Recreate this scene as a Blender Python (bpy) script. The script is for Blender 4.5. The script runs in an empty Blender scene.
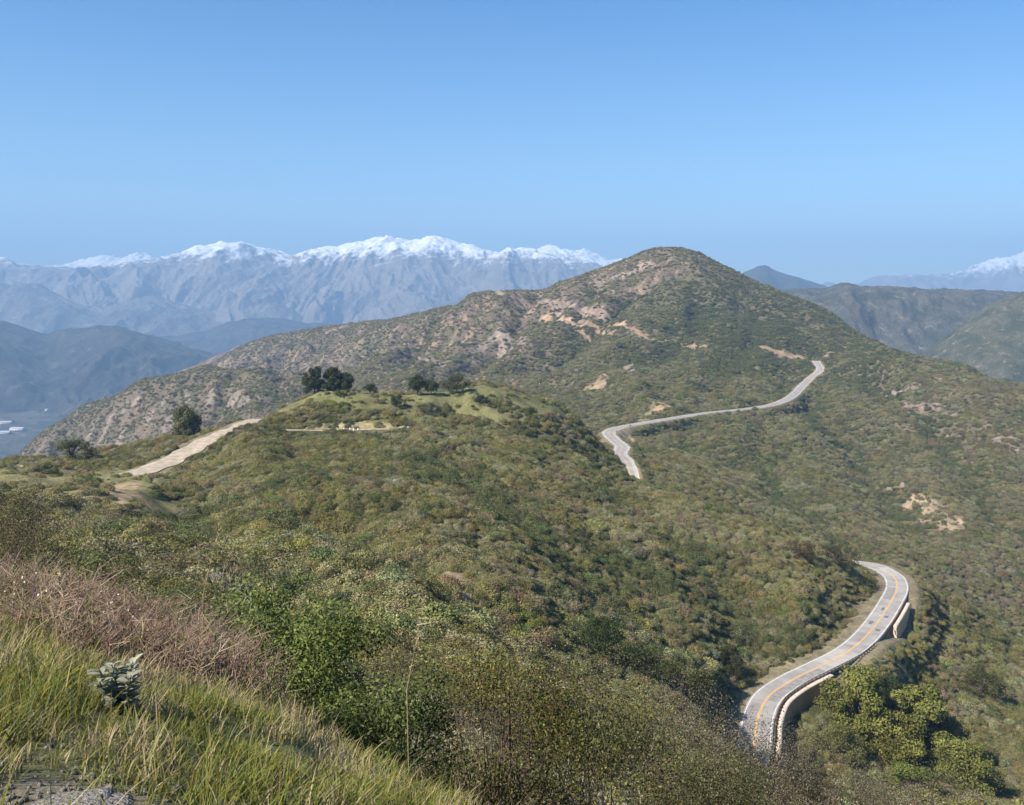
import bpy, math, random
import numpy as np
from mathutils import Vector

random.seed(7)
RNG = np.random.default_rng(11)
F, CX, HY = 960.0, 512.0, 300.0          # focal length in pixels, centre column, eye-level row
W, HT = 1024, 805
S = 1.5                                   # metres per unit of the survey rows beyond the foreground
scene = bpy.context.scene
COL = scene.collection

# ------------------------------------------------------------------ noise
def _hash(ix, iy, seed):
    h = (ix.astype(np.int64) * 374761393 + iy.astype(np.int64) * 668265263 + seed * 2147483647) & 0xFFFFFFFF
    h = ((h ^ (h >> 13)) * 1274126177) & 0xFFFFFFFF
    h = h ^ (h >> 16)
    return h
def perlin(x, y, seed=0):
    x = np.asarray(x, float); y = np.asarray(y, float)
    x0 = np.floor(x); y0 = np.floor(y); fx = x - x0; fy = y - y0
    u = fx * fx * fx * (fx * (fx * 6 - 15) + 10); v = fy * fy * fy * (fy * (fy * 6 - 15) + 10)
    def g(ox, oy):
        a = _hash(x0 + ox, y0 + oy, seed) / 4294967296.0 * 2 * np.pi
        return np.cos(a) * (fx - ox) + np.sin(a) * (fy - oy)
    n00, n10, n01, n11 = g(0, 0), g(1, 0), g(0, 1), g(1, 1)
    return 1.5 * ((n00 * (1 - u) + n10 * u) * (1 - v) + (n01 * (1 - u) + n11 * u) * v)
def fbm(x, y, o=4, seed=0, gain=0.5):
    s = 0; a = 1.0; t = 0
    for k in range(o):
        s = s + a * perlin(x, y, seed + k * 17); t += a; a *= gain; x = x * 2.03 + 5.1; y = y * 2.03 + 3.7
    return s / t
def ridged(x, y, o=5, seed=0, gain=0.5):
    s = 0; a = 1.0; t = 0; w = 1.0
    for k in range(o):
        n = 1 - np.abs(perlin(x, y, seed + k * 13)); n = n * n
        s = s + a * n * w; t += a; w = np.clip(n * 1.6, 0, 1); a *= gain; x = x * 2.07 + 1.3; y = y * 2.07 + 7.7
    return s / t
def sstep(a, b, x):
    t = np.clip((x - a) / (b - a), 0, 1); return t * t * (3 - 2 * t)

# ------------------------------------------------------------------ monotone interpolation
def slopes(x, y):
    h = np.diff(x, axis=0); d = np.diff(y, axis=0) / h
    m = np.zeros_like(y)
    w1 = 2 * h[1:] + h[:-1]; w2 = h[1:] + 2 * h[:-1]
    with np.errstate(divide='ignore', invalid='ignore'):
        hm = (w1 + w2) / (w1 / d[:-1] + w2 / d[1:])
    m[1:-1] = np.where(d[:-1] * d[1:] > 0, hm, 0.0)
    m[0] = d[0]; m[-1] = d[-1]
    return m
def pchip(xk, yk, xq):
    xk = np.array(xk, float); yk = np.array(yk, float)
    m = slopes(xk, yk)
    xq = np.clip(xq, xk[0], xk[-1])
    i = np.clip(np.searchsorted(xk, xq, side='right') - 1, 0, len(xk) - 2)
    h = xk[i + 1] - xk[i]; t = (xq - xk[i]) / h
    return ((1 + 2 * t) * (1 - t) ** 2 * yk[i] + t * (1 - t) ** 2 * h * m[i]
            + t * t * (3 - 2 * t) * yk[i + 1] + t * t * (t - 1) * h * m[i + 1])

PXT = np.arange(-440, 1465, 1.0)
class Field:
    """terrain surface through survey rows (azimuth, distance, elevation), near to far"""
    def __init__(self, rows):
        ly, zz = [], []
        ker = np.exp(-0.5 * (np.arange(-24, 25) / 9.0) ** 2); ker /= ker.sum()
        for r in rows:
            px = [p[0] for p in r]
            l = pchip(px, [math.log(p[1]) for p in r], PXT)
            z = pchip(px, [p[2] for p in r], PXT)
            ly.append(l); zz.append(z)
        self.LY = np.array(ly); self.Z = np.array(zz)
        for k in range(1, len(ly)):
            self.LY[k] = np.maximum(self.LY[k], self.LY[k - 1] + 0.03)
        self.M = slopes(self.LY, self.Z)
    def cols(self, px):
        c = np.clip(px - PXT[0], 0, len(PXT) - 1.001); i = c.astype(int); f = c - i
        return i, f
    def __call__(self, x, Y):
        x = np.asarray(x, float).ravel(); Y = np.asarray(Y, float).ravel()
        out = np.empty_like(Y)
        for a in range(0, len(Y), 200000):
            sl = slice(a, a + 200000)
            yy = np.maximum(Y[sl], 0.3)
            i, f = self.cols(CX + F * x[sl] / yy)
            L = self.LY[:, i] * (1 - f) + self.LY[:, i + 1] * f
            Z = self.Z[:, i] * (1 - f) + self.Z[:, i + 1] * f
            M = self.M[:, i] * (1 - f) + self.M[:, i + 1] * f
            q = np.clip(np.log(yy), L[0], L[-1])
            k = np.clip((L <= q).sum(0) - 1, 0, L.shape[0] - 2)
            j = np.arange(len(q))
            h = L[k + 1, j] - L[k, j]; t = (q - L[k, j]) / h
            out[sl] = ((1 + 2 * t) * (1 - t) ** 2 * Z[k, j] + t * (1 - t) ** 2 * h * M[k, j]
                       + t * t * (3 - 2 * t) * Z[k + 1, j] + t * t * (t - 1) * h * M[k + 1, j])
        return out
def zr(l, s=1.0):
    return [(p, Y * s, -(py - HY) / F * Y * s) for p, Y, py in l]

ROWS = [
 [(-440, .4, -1.62), (512, .4, -1.66), (1465, .4, -1.75)],
 [(-440, 3.2, -1.65), (60, 3.3, -1.82), (300, 3.2, -2.0), (600, 3.0, -2.2), (1465, 3, -2.4)],
 zr([(-440, 9, 600), (0, 9, 612), (150, 8.5, 655), (300, 7.5, 722), (420, 6.6, 790), (600, 6, 860), (800, 6, 890), (1465, 6, 920)]),
 zr([(-440, 16, 640), (0, 16, 645), (150, 16, 690), (300, 15, 775), (420, 15, 830), (600, 16, 850), (800, 18, 865), (1024, 20, 870), (1465, 20, 880)]),
 zr([(-440, 52, 602), (0, 56, 592), (100, 57, 600), (200, 60, 615), (300, 65, 637), (400, 70, 662), (500, 82, 694), (600, 100, 722), (700, 125, 752), (800, 140, 785), (900, 148, 805), (1024, 150, 815), (1465, 150, 830)]),
 zr([(-440, 75, 540), (0, 75, 540), (100, 76, 545), (200, 78, 553), (300, 82, 566), (400, 88, 581), (500, 106, 604), (600, 129, 637), (680, 133, 684), (740, 134, 750), (800, 138, 792), (900, 140, 805), (1024, 142, 818), (1465, 145, 830)], S),
 zr([(-440, 120, 508), (0, 120, 506), (100, 122, 510), (200, 124, 515), (300, 128, 516), (400, 138, 518), (500, 150, 536), (600, 173, 567), (700, 163, 648), (740, 160, 690), (800, 164, 698), (850, 160, 730), (900, 160, 758), (1024, 165, 780), (1465, 170, 800)], S),
 zr([(-440, 165, 476), (0, 165, 475), (100, 168, 479), (200, 172, 483), (300, 176, 471), (400, 182, 471), (500, 197, 486), (600, 206, 511), (700, 192, 578), (750, 190, 606), (800, 188, 618), (850, 186, 662), (900, 190, 672), (1024, 200, 700), (1465, 210, 730)], S),
 zr([(-440, 205, 468), (0, 200, 470), (100, 210, 466), (200, 222, 450), (258, 235, 427), (300, 240, 434), (400, 240, 430), (500, 240, 444), (560, 240, 459), (620, 240, 486), (700, 235, 510), (760, 225, 525), (800, 220, 545), (850, 222, 570), (880, 228, 586), (910, 232, 590), (950, 235, 604), (1024, 240, 646), (1465, 260, 700)], S),
 zr([(-440, 235, 464), (0, 235, 464), (100, 245, 453), (180, 255, 437), (258, 262, 412), (290, 262, 403), (340, 265, 393), (400, 268, 393), (440, 275, 393), (480, 285, 382), (520, 290, 391), (560, 290, 413), (600, 285, 449), (640, 275, 485), (700, 262, 514), (800, 250, 572), (900, 255, 592), (1024, 270, 662), (1465, 300, 720)], S),
 zr([(-440, 330, 560), (0, 330, 540), (100, 330, 530), (200, 320, 500), (258, 310, 470), (340, 305, 430), (400, 310, 425), (480, 325, 405), (540, 330, 412), (600, 340, 482), (650, 335, 505), (700, 320, 533), (800, 300, 602), (900, 310, 615), (1024, 330, 680), (1465, 360, 740)], S),
 zr([(-440, 600, 620), (0, 600, 590), (100, 600, 560), (200, 580, 520), (300, 540, 470), (400, 500, 440), (480, 470, 420), (540, 460, 413), (600, 455, 443), (640, 440, 449), (700, 480, 442), (760, 470, 462), (800, 450, 477), (900, 420, 522), (1024, 400, 560), (1465, 420, 620)], S),
 zr([(-440, 900, 600), (0, 900, 560), (100, 900, 520), (200, 850, 470), (300, 760, 425), (400, 690, 405), (500, 620, 404), (560, 580, 403), (620, 560, 407), (680, 590, 406), (740, 600, 405), (800, 600, 418), (850, 580, 424), (900, 540, 443), (1024, 480, 482), (1465, 500, 540)], S),
 zr([(-440, 1250, 560), (0, 1250, 470), (50, 1250, 425), (100, 1200, 401), (150, 1150, 379), (200, 1100, 368), (270, 1050, 367), (330, 1000, 376), (400, 900, 374), (500, 820, 374), (600, 760, 367), (700, 760, 362), (760, 780, 360), (800, 800, 374), (850, 760, 370), (900, 660, 387), (1024, 560, 422), (1465, 560, 480)], S),
 zr([(-440, 1500, 560), (0, 1500, 480), (100, 1450, 420), (150, 1400, 420), (200, 1350, 412), (270, 1300, 408), (330, 1250, 382), (400, 1150, 350), (500, 1000, 332), (600, 960, 312), (700, 960, 307), (770, 960, 317), (820, 940, 332), (860, 900, 337), (900, 800, 350), (960, 740, 367), (1024, 700, 386), (1465, 650, 450)], S),
 zr([(-440, 1800, 560), (0, 1750, 470), (100, 1700, 410), (200, 1900, 363), (250, 1800, 342), (300, 1700, 330), (350, 1600, 324), (400, 1480, 317), (440, 1380, 308), (458, 1340, 304), (470, 1300, 294), (490, 1290, 291), (515, 1290, 291), (538, 1280, 291), (560, 1270, 283), (600, 1250, 269), (630, 1235, 257), (650, 1225, 250), (670, 1220, 248), (690, 1215, 251), (715, 1205, 262), (740, 1190, 274), (770, 1160, 288), (830, 1100, 313), (860, 1050, 337), (900, 1000, 367), (1024, 900, 420), (1465, 800, 520)], S),
 zr([(-440, 2600, 620), (0, 2600, 520), (200, 2500, 420), (400, 2100, 370), (670, 1700, 300), (830, 1500, 360), (1024, 1300, 460), (1465, 1200, 560)], S),
 [(-440, 4600, -800), (0, 4600, -800), (1465, 3000, -760)],
]
RN = ['r0', 'r1', 'B', 'C', 'D', 'E', 'F', 'G', 'H', 'I', 'J', 'K', 'K2', 'L', 'M', 'N', 'O', 'P']
BASE = Field(ROWS)

def rowL(name, x, Y):
    i, f = BASE.cols(CX + F * x / np.maximum(Y, .3)); k = RN.index(name)
    return BASE.LY[k, i] * (1 - f) + BASE.LY[k, i + 1] * f

def bpick(px, py):
    Y = np.exp(np.linspace(math.log(30), math.log(3200), 1500)); x = (px - CX) / F * Y
    k = np.nonzero(HY - BASE(x, Y) / Y * F <= py)[0][0]; return x[k], Y[k]
GUL = [([(330, 505), (350, 530), (410, 562), (470, 592), (530, 640), (580, 690)], 9.0, 11), ([(400, 440), (470, 480), (540, 540), (600, 590), (650, 640)], 4.5, 12),
       ([(455, 402), (520, 425), (580, 450), (640, 490)], 6.5, 10), ([(180, 500), (230, 540), (300, 575), (360, 625)], 5, 9), ([(610, 500), (670, 540), (720, 590), (735, 640)], 2, 10),
       ([(235, 369), (226, 392), (214, 415)], 13, 15), ([(190, 372), (180, 395), (172, 420)], 11, 14), ([(150, 384), (138, 405), (128, 430)], 11, 14), ([(285, 368), (280, 385), (272, 400)], 10, 13), ([(110, 402), (100, 420), (92, 440)], 9, 12), ([(540, 292), (520, 315), (505, 345)], 19, 20), ([(800, 400), (860, 450), (900, 520)], 11, 20), ([(860, 370), (940, 430), (1000, 520)], 10, 18), ([(690, 440), (760, 470), (820, 520)], 9, 16),
       ([(570, 300), (500, 340), (460, 372)], 23, 24), ([(640, 285), (610, 310), (560, 350), (520, 372)], 22, 26), ([(440, 312), (425, 335), (400, 365)], 18, 22), ([(600, 275), (585, 300), (572, 330)], 14, 18), ([(300, 333), (285, 350), (275, 362)], 16, 22), ([(700, 300), (690, 330), (640, 365)], 12, 28), ([(760, 310), (750, 340), (720, 372)], 12, 26), ([(420, 320), (370, 345), (330, 372)], 22, 26)]
GULW = [(np.array([bpick(*q) for q in g]), d, w_) for g, d, w_ in GUL]
def gully(x, Y):
    out = np.zeros(len(x)); near = np.zeros(len(x))
    for pts, dep, w_ in GULW:
        lo = pts.min(0) - 3 * w_; hi = pts.max(0) + 3 * w_
        idx = np.nonzero((x > lo[0]) & (x < hi[0]) & (Y > lo[1]) & (Y < hi[1]))[0]
        if not len(idx): continue
        wob = 1 + .5 * fbm(x[idx] / (w_ * 2), Y[idx] / (w_ * 2), 2, 55)
        d = nearest(np.column_stack([pts, np.zeros(len(pts))]), np.zeros(len(pts)), x[idx], Y[idx])[0] / w_ / wob
        g = np.exp(-np.abs(d) ** 1.5); out[idx] = np.maximum(out[idx], dep * g); near[idx] = np.maximum(near[idx], g)
    return out, near
def relief(x, Y):
    """gullies, lumps and spurs of the natural ground, in metres"""
    a1 = sstep(1.5, 6, Y) * (1 - sstep(20, 60, Y))
    z = 0.12 * a1 * fbm(x / 1.3, Y / 1.3, 4, 3)
    a2 = sstep(60, 140, Y) * (1 - sstep(500, 760, Y))
    wx = x + 12 * fbm(x / 60, Y / 60, 2, 5); wy = Y + 12 * fbm(x / 60, Y / 60, 2, 6)
    z += a2 * (4.4 * (ridged(wx / 62 + .35 * wy / 62, wy / 120, 4, 21) - .55) + 1.3 * fbm(x / 14, Y / 14, 3, 9))
    a3 = sstep(520, 800, Y) * (1 - .45 * sstep(1500, 2200, Y) * 0)
    wx = x + 45 * fbm(x / 220, Y / 220, 3, 15); wy = Y + 45 * fbm(x / 220, Y / 220, 3, 16)
    crest = np.exp(-((np.log(np.maximum(Y, 1)) - rowL('N', x, Y)) / .085) ** 2); c2 = np.exp(-((np.log(np.maximum(Y, 1)) - rowL('L', x, Y)) / .05) ** 2) * (x < -150)
    a3 = a3 * (1 - .9 * crest) * (1 - .7 * c2)
    z += a3 * ((22 + (12 + 12 * (1 - sstep(-100, 150, x))) * sstep(1200, 1600, Y)) * (ridged(wx / 135, wy / 300, 6, 31) - .62) + 5 * fbm(x / 45, Y / 45, 4, 41))
    return z - gully(x, Y)[0]

CORR = []          # (pts Nx3, half width, blend width, drop on the right side per point)
def carve(x, Y, z):
    for pts, hw, bl, drop in CORR:
        m = (x > pts[:, 0].min() - hw - bl) & (x < pts[:, 0].max() + hw + bl) & (Y > pts[:, 1].min() - hw - bl) & (Y < pts[:, 1].max() + hw + bl)
        idx = np.nonzero(m)[0]
        for a in range(0, len(idx), 20000):
            ii = idx[a:a + 20000]
            d, zc, side, dr = nearest(pts, drop, x[ii], Y[ii])
            low = dr * np.where(side > 0, sstep(0.0, hw * .9, d), 0)
            t = 1 - sstep(hw, hw + bl, d)
            tgt = zc - .25 - low
            z[ii] = z[ii] * (1 - t) + tgt * t
    return z
def nearest(pts, drop, x, Y):
    p = pts[:-1]; q = pts[1:]
    best = np.full(len(x), 1e18); zc = np.zeros(len(x)); sd = np.zeros(len(x)); dr = np.zeros(len(x))
    for s in range(len(p)):
        dx, dy = q[s, 0] - p[s, 0], q[s, 1] - p[s, 1]
        L2 = dx * dx + dy * dy
        t = np.clip(((x - p[s, 0]) * dx + (Y - p[s, 1]) * dy) / L2, 0, 1)
        ex = x - p[s, 0] - t * dx; ey = Y - p[s, 1] - t * dy
        d = ex * ex + ey * ey
        m = d < best
        best[m] = d[m]; zc[m] = (p[s, 2] + t * (q[s, 2] - p[s, 2]))[m]
        sd[m] = np.sign(ex * dy - ey * dx)[m]; dr[m] = (drop[s] + t * (drop[s + 1] - drop[s]))[m]
    return np.sqrt(best), zc, sd, dr

def H(x, Y):
    x = np.asarray(x, float).ravel(); Y = np.asarray(Y, float).ravel()
    z = BASE(x, Y) + relief(x, Y)
    return carve(x, Y, z)
def h1(x, Y): return float(H(np.array([x]), np.array([Y]))[0])
def X(px, Y): return (px - CX) / F * Y
def pick(px, py, y0=3.0, y1=3200):
    Y = np.exp(np.linspace(math.log(y0), math.log(y1), 1400)); x = X(px, Y)
    r = HY - H(x, Y) / Y * F
    k = np.nonzero(r <= py)[0]
    k = k[0] if len(k) else len(Y) - 1
    return x[k], Y[k]

# ------------------------------------------------------------------ spline along a centre line
def spline(pts, step):
    P = np.array(pts, float); n = len(P)
    d = np.concatenate([[0], np.cumsum(np.maximum(np.linalg.norm(np.diff(P[:, :2], axis=0), axis=1), .01) ** .75)])
    out = []
    m = np.zeros_like(P)
    m[1:-1] = (P[2:] - P[:-2]) / (d[2:] - d[:-2])[:, None]; m[0] = (P[1] - P[0]) / (d[1] - d[0]); m[-1] = (P[-1] - P[-2]) / (d[-1] - d[-2])
    for i in range(n - 1):
        h = d[i + 1] - d[i]; k = max(2, int(np.linalg.norm(P[i + 1, :2] - P[i, :2]) / step))
        for t in np.arange(k) / k:
            out.append((1 + 2 * t) * (1 - t) ** 2 * P[i] + t * (1 - t) ** 2 * h * m[i] + t * t * (3 - 2 * t) * P[i + 1] + t * t * (t - 1) * h * m[i + 1])
    out.append(P[-1]); return np.array(out)
def offs(c):
    t = np.gradient(c[:, :2], axis=0); t /= np.linalg.norm(t, axis=1)[:, None]
    return np.stack([t[:, 1], -t[:, 0]], 1)        # unit vector to the right of travel

ZR = -66 * S
def onroad(px, py, z=ZR):
    Y = -z * F / (py - HY); return (X(px, Y), Y, z)
road_ctrl = [onroad(748, 775), onroad(752, 756), onroad(755, 741), onroad(758, 718), onroad(768, 697), onroad(790, 681), onroad(814, 669), onroad(842, 655),
             onroad(860, 642), onroad(877, 623), onroad(890, 603), onroad(897, 588), onroad(894, 577), onroad(884, 570), onroad(871, 565),
             (112, 396, -105), (90, 440, -114), (76, 495, -116), (70, 545, -110), onroad(627, 464), onroad(619.5, 454), onroad(622, 446.5), onroad(613, 438.5), onroad(609, 432),
             onroad(621, 427), onroad(667, 419), onroad(710, 412.5), onroad(753, 408), onroad(776, 403.5), onroad(792, 396),
             onroad(803, 385, -97), *[(*bpick(*q), float(BASE(*[np.array([v]) for v in bpick(*q)])[0])) for q in ((811, 377.5), (820, 370), (816, 361))]]
ROADC = spline(road_ctrl, 3.0)
# along the two retaining walls the ground drops away on the right of the road
rpx = CX + F * ROADC[:, 0] / ROADC[:, 1]; rpy = HY - ROADC[:, 2] / ROADC[:, 1] * F
drop = np.where(ROADC[:, 1] < 400, np.where((rpy > 663) & (rpy < 760), 4.6, np.where((rpy > 598) & (rpy < 628), 4.6, 0)), 0).astype(float)
drop = np.convolve(np.pad(drop, 3, mode='edge'), np.ones(7) / 7, 'valid')
CORR.append((ROADC, 6.0, 9.0, drop))
def drape(pix, step=4.0, smooth=9):
    pts = []
    for q in pix:
        x, y = pick(*q) if len(q) == 2 else (X(q[0], q[2]), q[2])
        pts.append((x, y, 0))
    c = spline(pts, step)
    z = H(c[:, 0], c[:, 1])
    if len(z) > smooth:
        z = np.convolve(np.pad(z, smooth // 2, mode='edge'), np.ones(smooth) / smooth, 'valid')[:len(c)]
    c[:, 2] = z; return c
tracks = []
TRK = drape([(118, 0, 292), (150, 0, 308), (181, 0, 330), (208, 0, 350), (236, 0, 372), (252, 0, 388), (259, 0, 398), (268, 0, 415)])
PATH2 = drape([(262, 0, 362), (285, 0, 362), (320, 0, 363), (365, 0, 362), (410, 0, 362)])
PATH3 = drape([(-140, 0, 325), (-40, 0, 322), (30, 0, 318)])
TRK2 = drape([(112, 0, 292), (148, 0, 316), (180, 0, 338)])
for c, hw in ((TRK, 6.5), (TRK2, 2.6), (PATH2, 2.4), (PATH3, 2.0)):
    CORR.append((c, hw, 4.0, np.zeros(len(c))))

# ------------------------------------------------------------------ ground patches (bare soil, meadow, rock)
C = lambda *a: np.array(a, float)
SOIL = C(.135, .110, .070); LITTER = C(.092, .088, .046); MEADOW = C(.135, .130, .055); STRAW = C(.30, .255, .125)
SAND = C(.29, .22, .14); PALE = C(.42, .36, .27); ROCK = C(.205, .165, .128); TAN = C(.27, .195, .12); ORANGE = C(.34, .235, .15)
patches = []   # (world polyline, radius, colour, shrub-free amount)
def patch(pix, rad, col, free=1.0):
    pts = np.array([pick(*q) if len(q) == 2 else (X(q[0], q[2]), q[2]) for q in pix])
    patches.append((pts, rad, col, free))
for pr in ([(5, 0, 300), (15, 0, 250), (25, 0, 200)], [(60, 0, 305), (62, 0, 255), (64, 0, 205)], [(112, 0, 305), (108, 0, 258), (100, 0, 212)], [(-80, 0, 300), (-60, 0, 255), (-40, 0, 210)]):
    patch(pr, 23, C(.158, .142, .066), .965)
patch([(112, 488), (108, 500)], 6, TAN, .9)
patch([(120, 508), (115, 520)], 4, TAN, .6)
patch([(290, 0, 392), (330, 0, 394), (380, 0, 394), (425, 0, 398)], 18, MEADOW, .96)
patch([(395, 0, 370), (430, 0, 385)], 8, MEADOW, .7)
patch([(455, 0, 414), (490, 0, 418), (525, 0, 426)], 27, MEADOW, .97)
patch([(545, 0, 690), (600, 0, 680), (660, 0, 860)], 9, C(.16,.15,.07), .9)
patch([(300, 0, 366), (345, 0, 366), (400, 0, 366)], 3.2, STRAW, .8)
patch([(455, 573), (465, 580)], 2.6, SAND); patch([(458, 592), (462, 598)], 1.8, SAND, .9); patch([(432, 549), (440, 552)], 1.6, TAN)
patch([(770, 680), (785, 668), (820, 655), (838, 648)], 4.5, C(.19, .165, .09), .8)
patch([(862, 607), (850, 625), (842, 640)], 4.0, C(.22, .18, .11), .7)
patch([(905, 571), (925, 590)], 6, C(.2, .19, .08), 1)
patch([(846, 662), (880, 660), (905, 650)], 5, C(.17, .155, .08), .3)
patch([(655, 413), (690, 409)], 6, ORANGE, .8); patch([(626, 436), (640, 446)], 8, SAND); patch([(635, 470), (628, 475)], 4, SAND)
patch([(812, 302), (830, 313), (848, 325), (858, 332)], 13, C(.25, .19, .14), .9)
patch([(765, 349), (782, 354), (797, 357)], 12, ORANGE); patch([(826, 357), (830, 353)], 8, TAN)
patch([(580, 331), (610, 335), (640, 338), (680, 344), (705, 346)], 6, TAN, .9)
patch([(472, 294), (500, 295), (520, 297)], 9, ORANGE); patch([(545, 318), (570, 324), (600, 330), (640, 336)], 12, ORANGE)
patch([(525, 302), (560, 306), (600, 318)], 22, C(.29, .215, .16), .85); patch([(600, 285), (630, 275), (650, 265)], 18, C(.25, .195, .15), .7); patch([(500, 330), (520, 345)], 18, C(.25, .2, .155), .7)
patch([(490, 340), (480, 352), (475, 362)], 14, ROCK, .6); patch([(425, 358), (440, 368)], 13, ROCK, .6)
patch([(600, 383), (612, 380)], 16, TAN); patch([(628, 372), (632, 366)], 9, ROCK); patch([(660, 366)], 7, SAND); patch([(735, 371)], 7, ROCK)
patch([(905, 405), (925, 412), (950, 418)], 13, ROCK, .8); patch([(890, 395), (915, 390)], 10, ROCK, .7)
patch([(920, 500), (935, 515), (950, 525)], 11, SAND, .8); patch([(960, 480), (975, 478)], 9, ROCK, .8); patch([(890, 488), (905, 492)], 8, TAN, .7)
patch([(1000, 440), (1015, 445)], 10, ROCK, .8)
for (x0, y0) in [(110, 420), (125, 405), (140, 395), (105, 432), (165, 400), (190, 395), (215, 392), (235, 398), (245, 400), (150, 415), (170, 420), (120, 440), (90, 435)]:
    patch([(x0, y0), (x0 - 4, y0 + 9)], 9, ROCK, .7)
def patch_mix(x, Y):
    """returns weights per patch applied on colour, and shrub-free amount"""
    col = np.zeros((len(x), 3)); wsum = np.zeros(len(x)); free = np.zeros(len(x))
    n1 = fbm(x / 5, Y / 5, 4, 77); n2 = fbm(x / 22, Y / 22, 3, 78)
    for pts, rad, c, fr in patches:
        lo = pts.min(0) - rad * 2.2; hi = pts.max(0) + rad * 2.2
        idx = np.nonzero((x > lo[0]) & (x < hi[0]) & (Y > lo[1]) & (Y < hi[1]))[0]
        if not len(idx): continue
        if len(pts) == 1: d = np.hypot(x[idx] - pts[0, 0], Y[idx] - pts[0, 1])
        else:
            p3 = np.column_stack([pts, np.zeros(len(pts))]); d = nearest(p3, np.zeros(len(pts)), x[idx], Y[idx])[0]
        sc = np.where(rad > 7, n2[idx], n1[idx])
        w = 1 - sstep(.55, 1.2, d / rad + 1.0 * sc + .35 * n1[idx])
        col[idx] = col[idx] * (1 - w[:, None]) + c * w[:, None]
        wsum[idx] = wsum[idx] * (1 - w) + w; free[idx] = np.maximum(free[idx], w * fr)
    return col, wsum, free
def road_dist(x, Y):
    d = np.full(len(x), 1e9)
    for pts, hw, bl, dr in CORR:
        m = (x > pts[:, 0].min() - 20) & (x < pts[:, 0].max() + 20) & (Y > pts[:, 1].min() - 20) & (Y < pts[:, 1].max() + 20)
        idx = np.nonzero(m)[0]
        for a in range(0, len(idx), 20000):
            ii = idx[a:a + 20000]
            d[ii] = np.minimum(d[ii], nearest(pts, dr, x[ii], Y[ii])[0] - hw)
    return d
def rockiness(x, Y):
    """how stony and thinly overgrown the ground is, 0..1"""
    px = CX + F * x / Y
    far = sstep(900, 1250, Y)
    left = 1 - sstep(520, 610, px + 60 * fbm(x / 160, Y / 160, 3, 61))
    tt = (np.log(Y) - rowL('M', x, Y)) / (rowL('N', x, Y) - rowL('M', x, Y))
    top = sstep(.05, .5, tt + .35 * fbm(x / 120, Y / 120, 3, 64) - sstep(620, 800, px) * .45) * (1 - sstep(770, 850, px))
    slope_right = sstep(450, 600, Y) * sstep(840, 960, px) * .5
    rx = ridged(x / 120, Y / 200, 4, 66)
    return np.clip(far * np.clip(left * .85 + top * .95, 0, 1) * (.55 + .7 * fbm(x / 60, Y / 60, 3, 63) + .25 * rx) + slope_right * (.6 + fbm(x / 40, Y / 40, 3, 65)), 0, 1)
def ground_colour(x, Y):
    n = fbm(x / 6, Y / 6, 4, 91)[:, None]; n3 = fbm(x / 35, Y / 35, 3, 93)[:, None]
    c = LITTER * (1 + .35 * n) + (SOIL - LITTER) * np.clip(.45 + 1.1 * n3, 0, 1)
    near = (1 - sstep(9, 22, Y))[:, None]; bare = (1 - sstep(.5, 1.3, np.hypot((x + 1.62) / .75, (Y - 3.35) / .5) + .5 * n[:, 0]))[:, None]
    c = c * (1 - near) + C(.10, .10, .045) * (1 + .4 * n) * near
    c = c * (1 - bare) + C(.175, .145, .112) * bare
    rk = rockiness(x, Y)[:, None]
    wx = x + 30 * fbm(x / 90, Y / 90, 3, 97)
    ex = sstep(.52, .77, ridged(wx / 46, Y / 95, 5, 98) + .18 * fbm(x / 25, Y / 25, 3, 99))[:, None]
    ex = ex * (1 - .55 * sstep(0, 60, -x - 180 - 0 * Y) * (1 - sstep(1700, 2000, Y)))[:, None]
    rc = C(.125, .093, .068) * (1 + .4 * fbm(x / 12, Y / 12, 4, 95)[:, None]) * (1 - ex) + C(.265, .19, .138) * ex
    c = c * (1 - rk) + rc * rk
    pc, w, _ = patch_mix(x, Y)
    c = c * (1 - w[:, None]) + pc * (1 + .55 * n + .5 * n3) * w[:, None]
    rd = road_dist(x, Y)
    e = ((1 - sstep(.3, 3.2, rd + 1.6 * n[:, 0])) * (rd < 15))[:, None] * .8
    c = c * (1 - e) + C(.20, .165, .10) * (1 + .5 * n) * e
    return np.clip(c, .01, .8)

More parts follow.
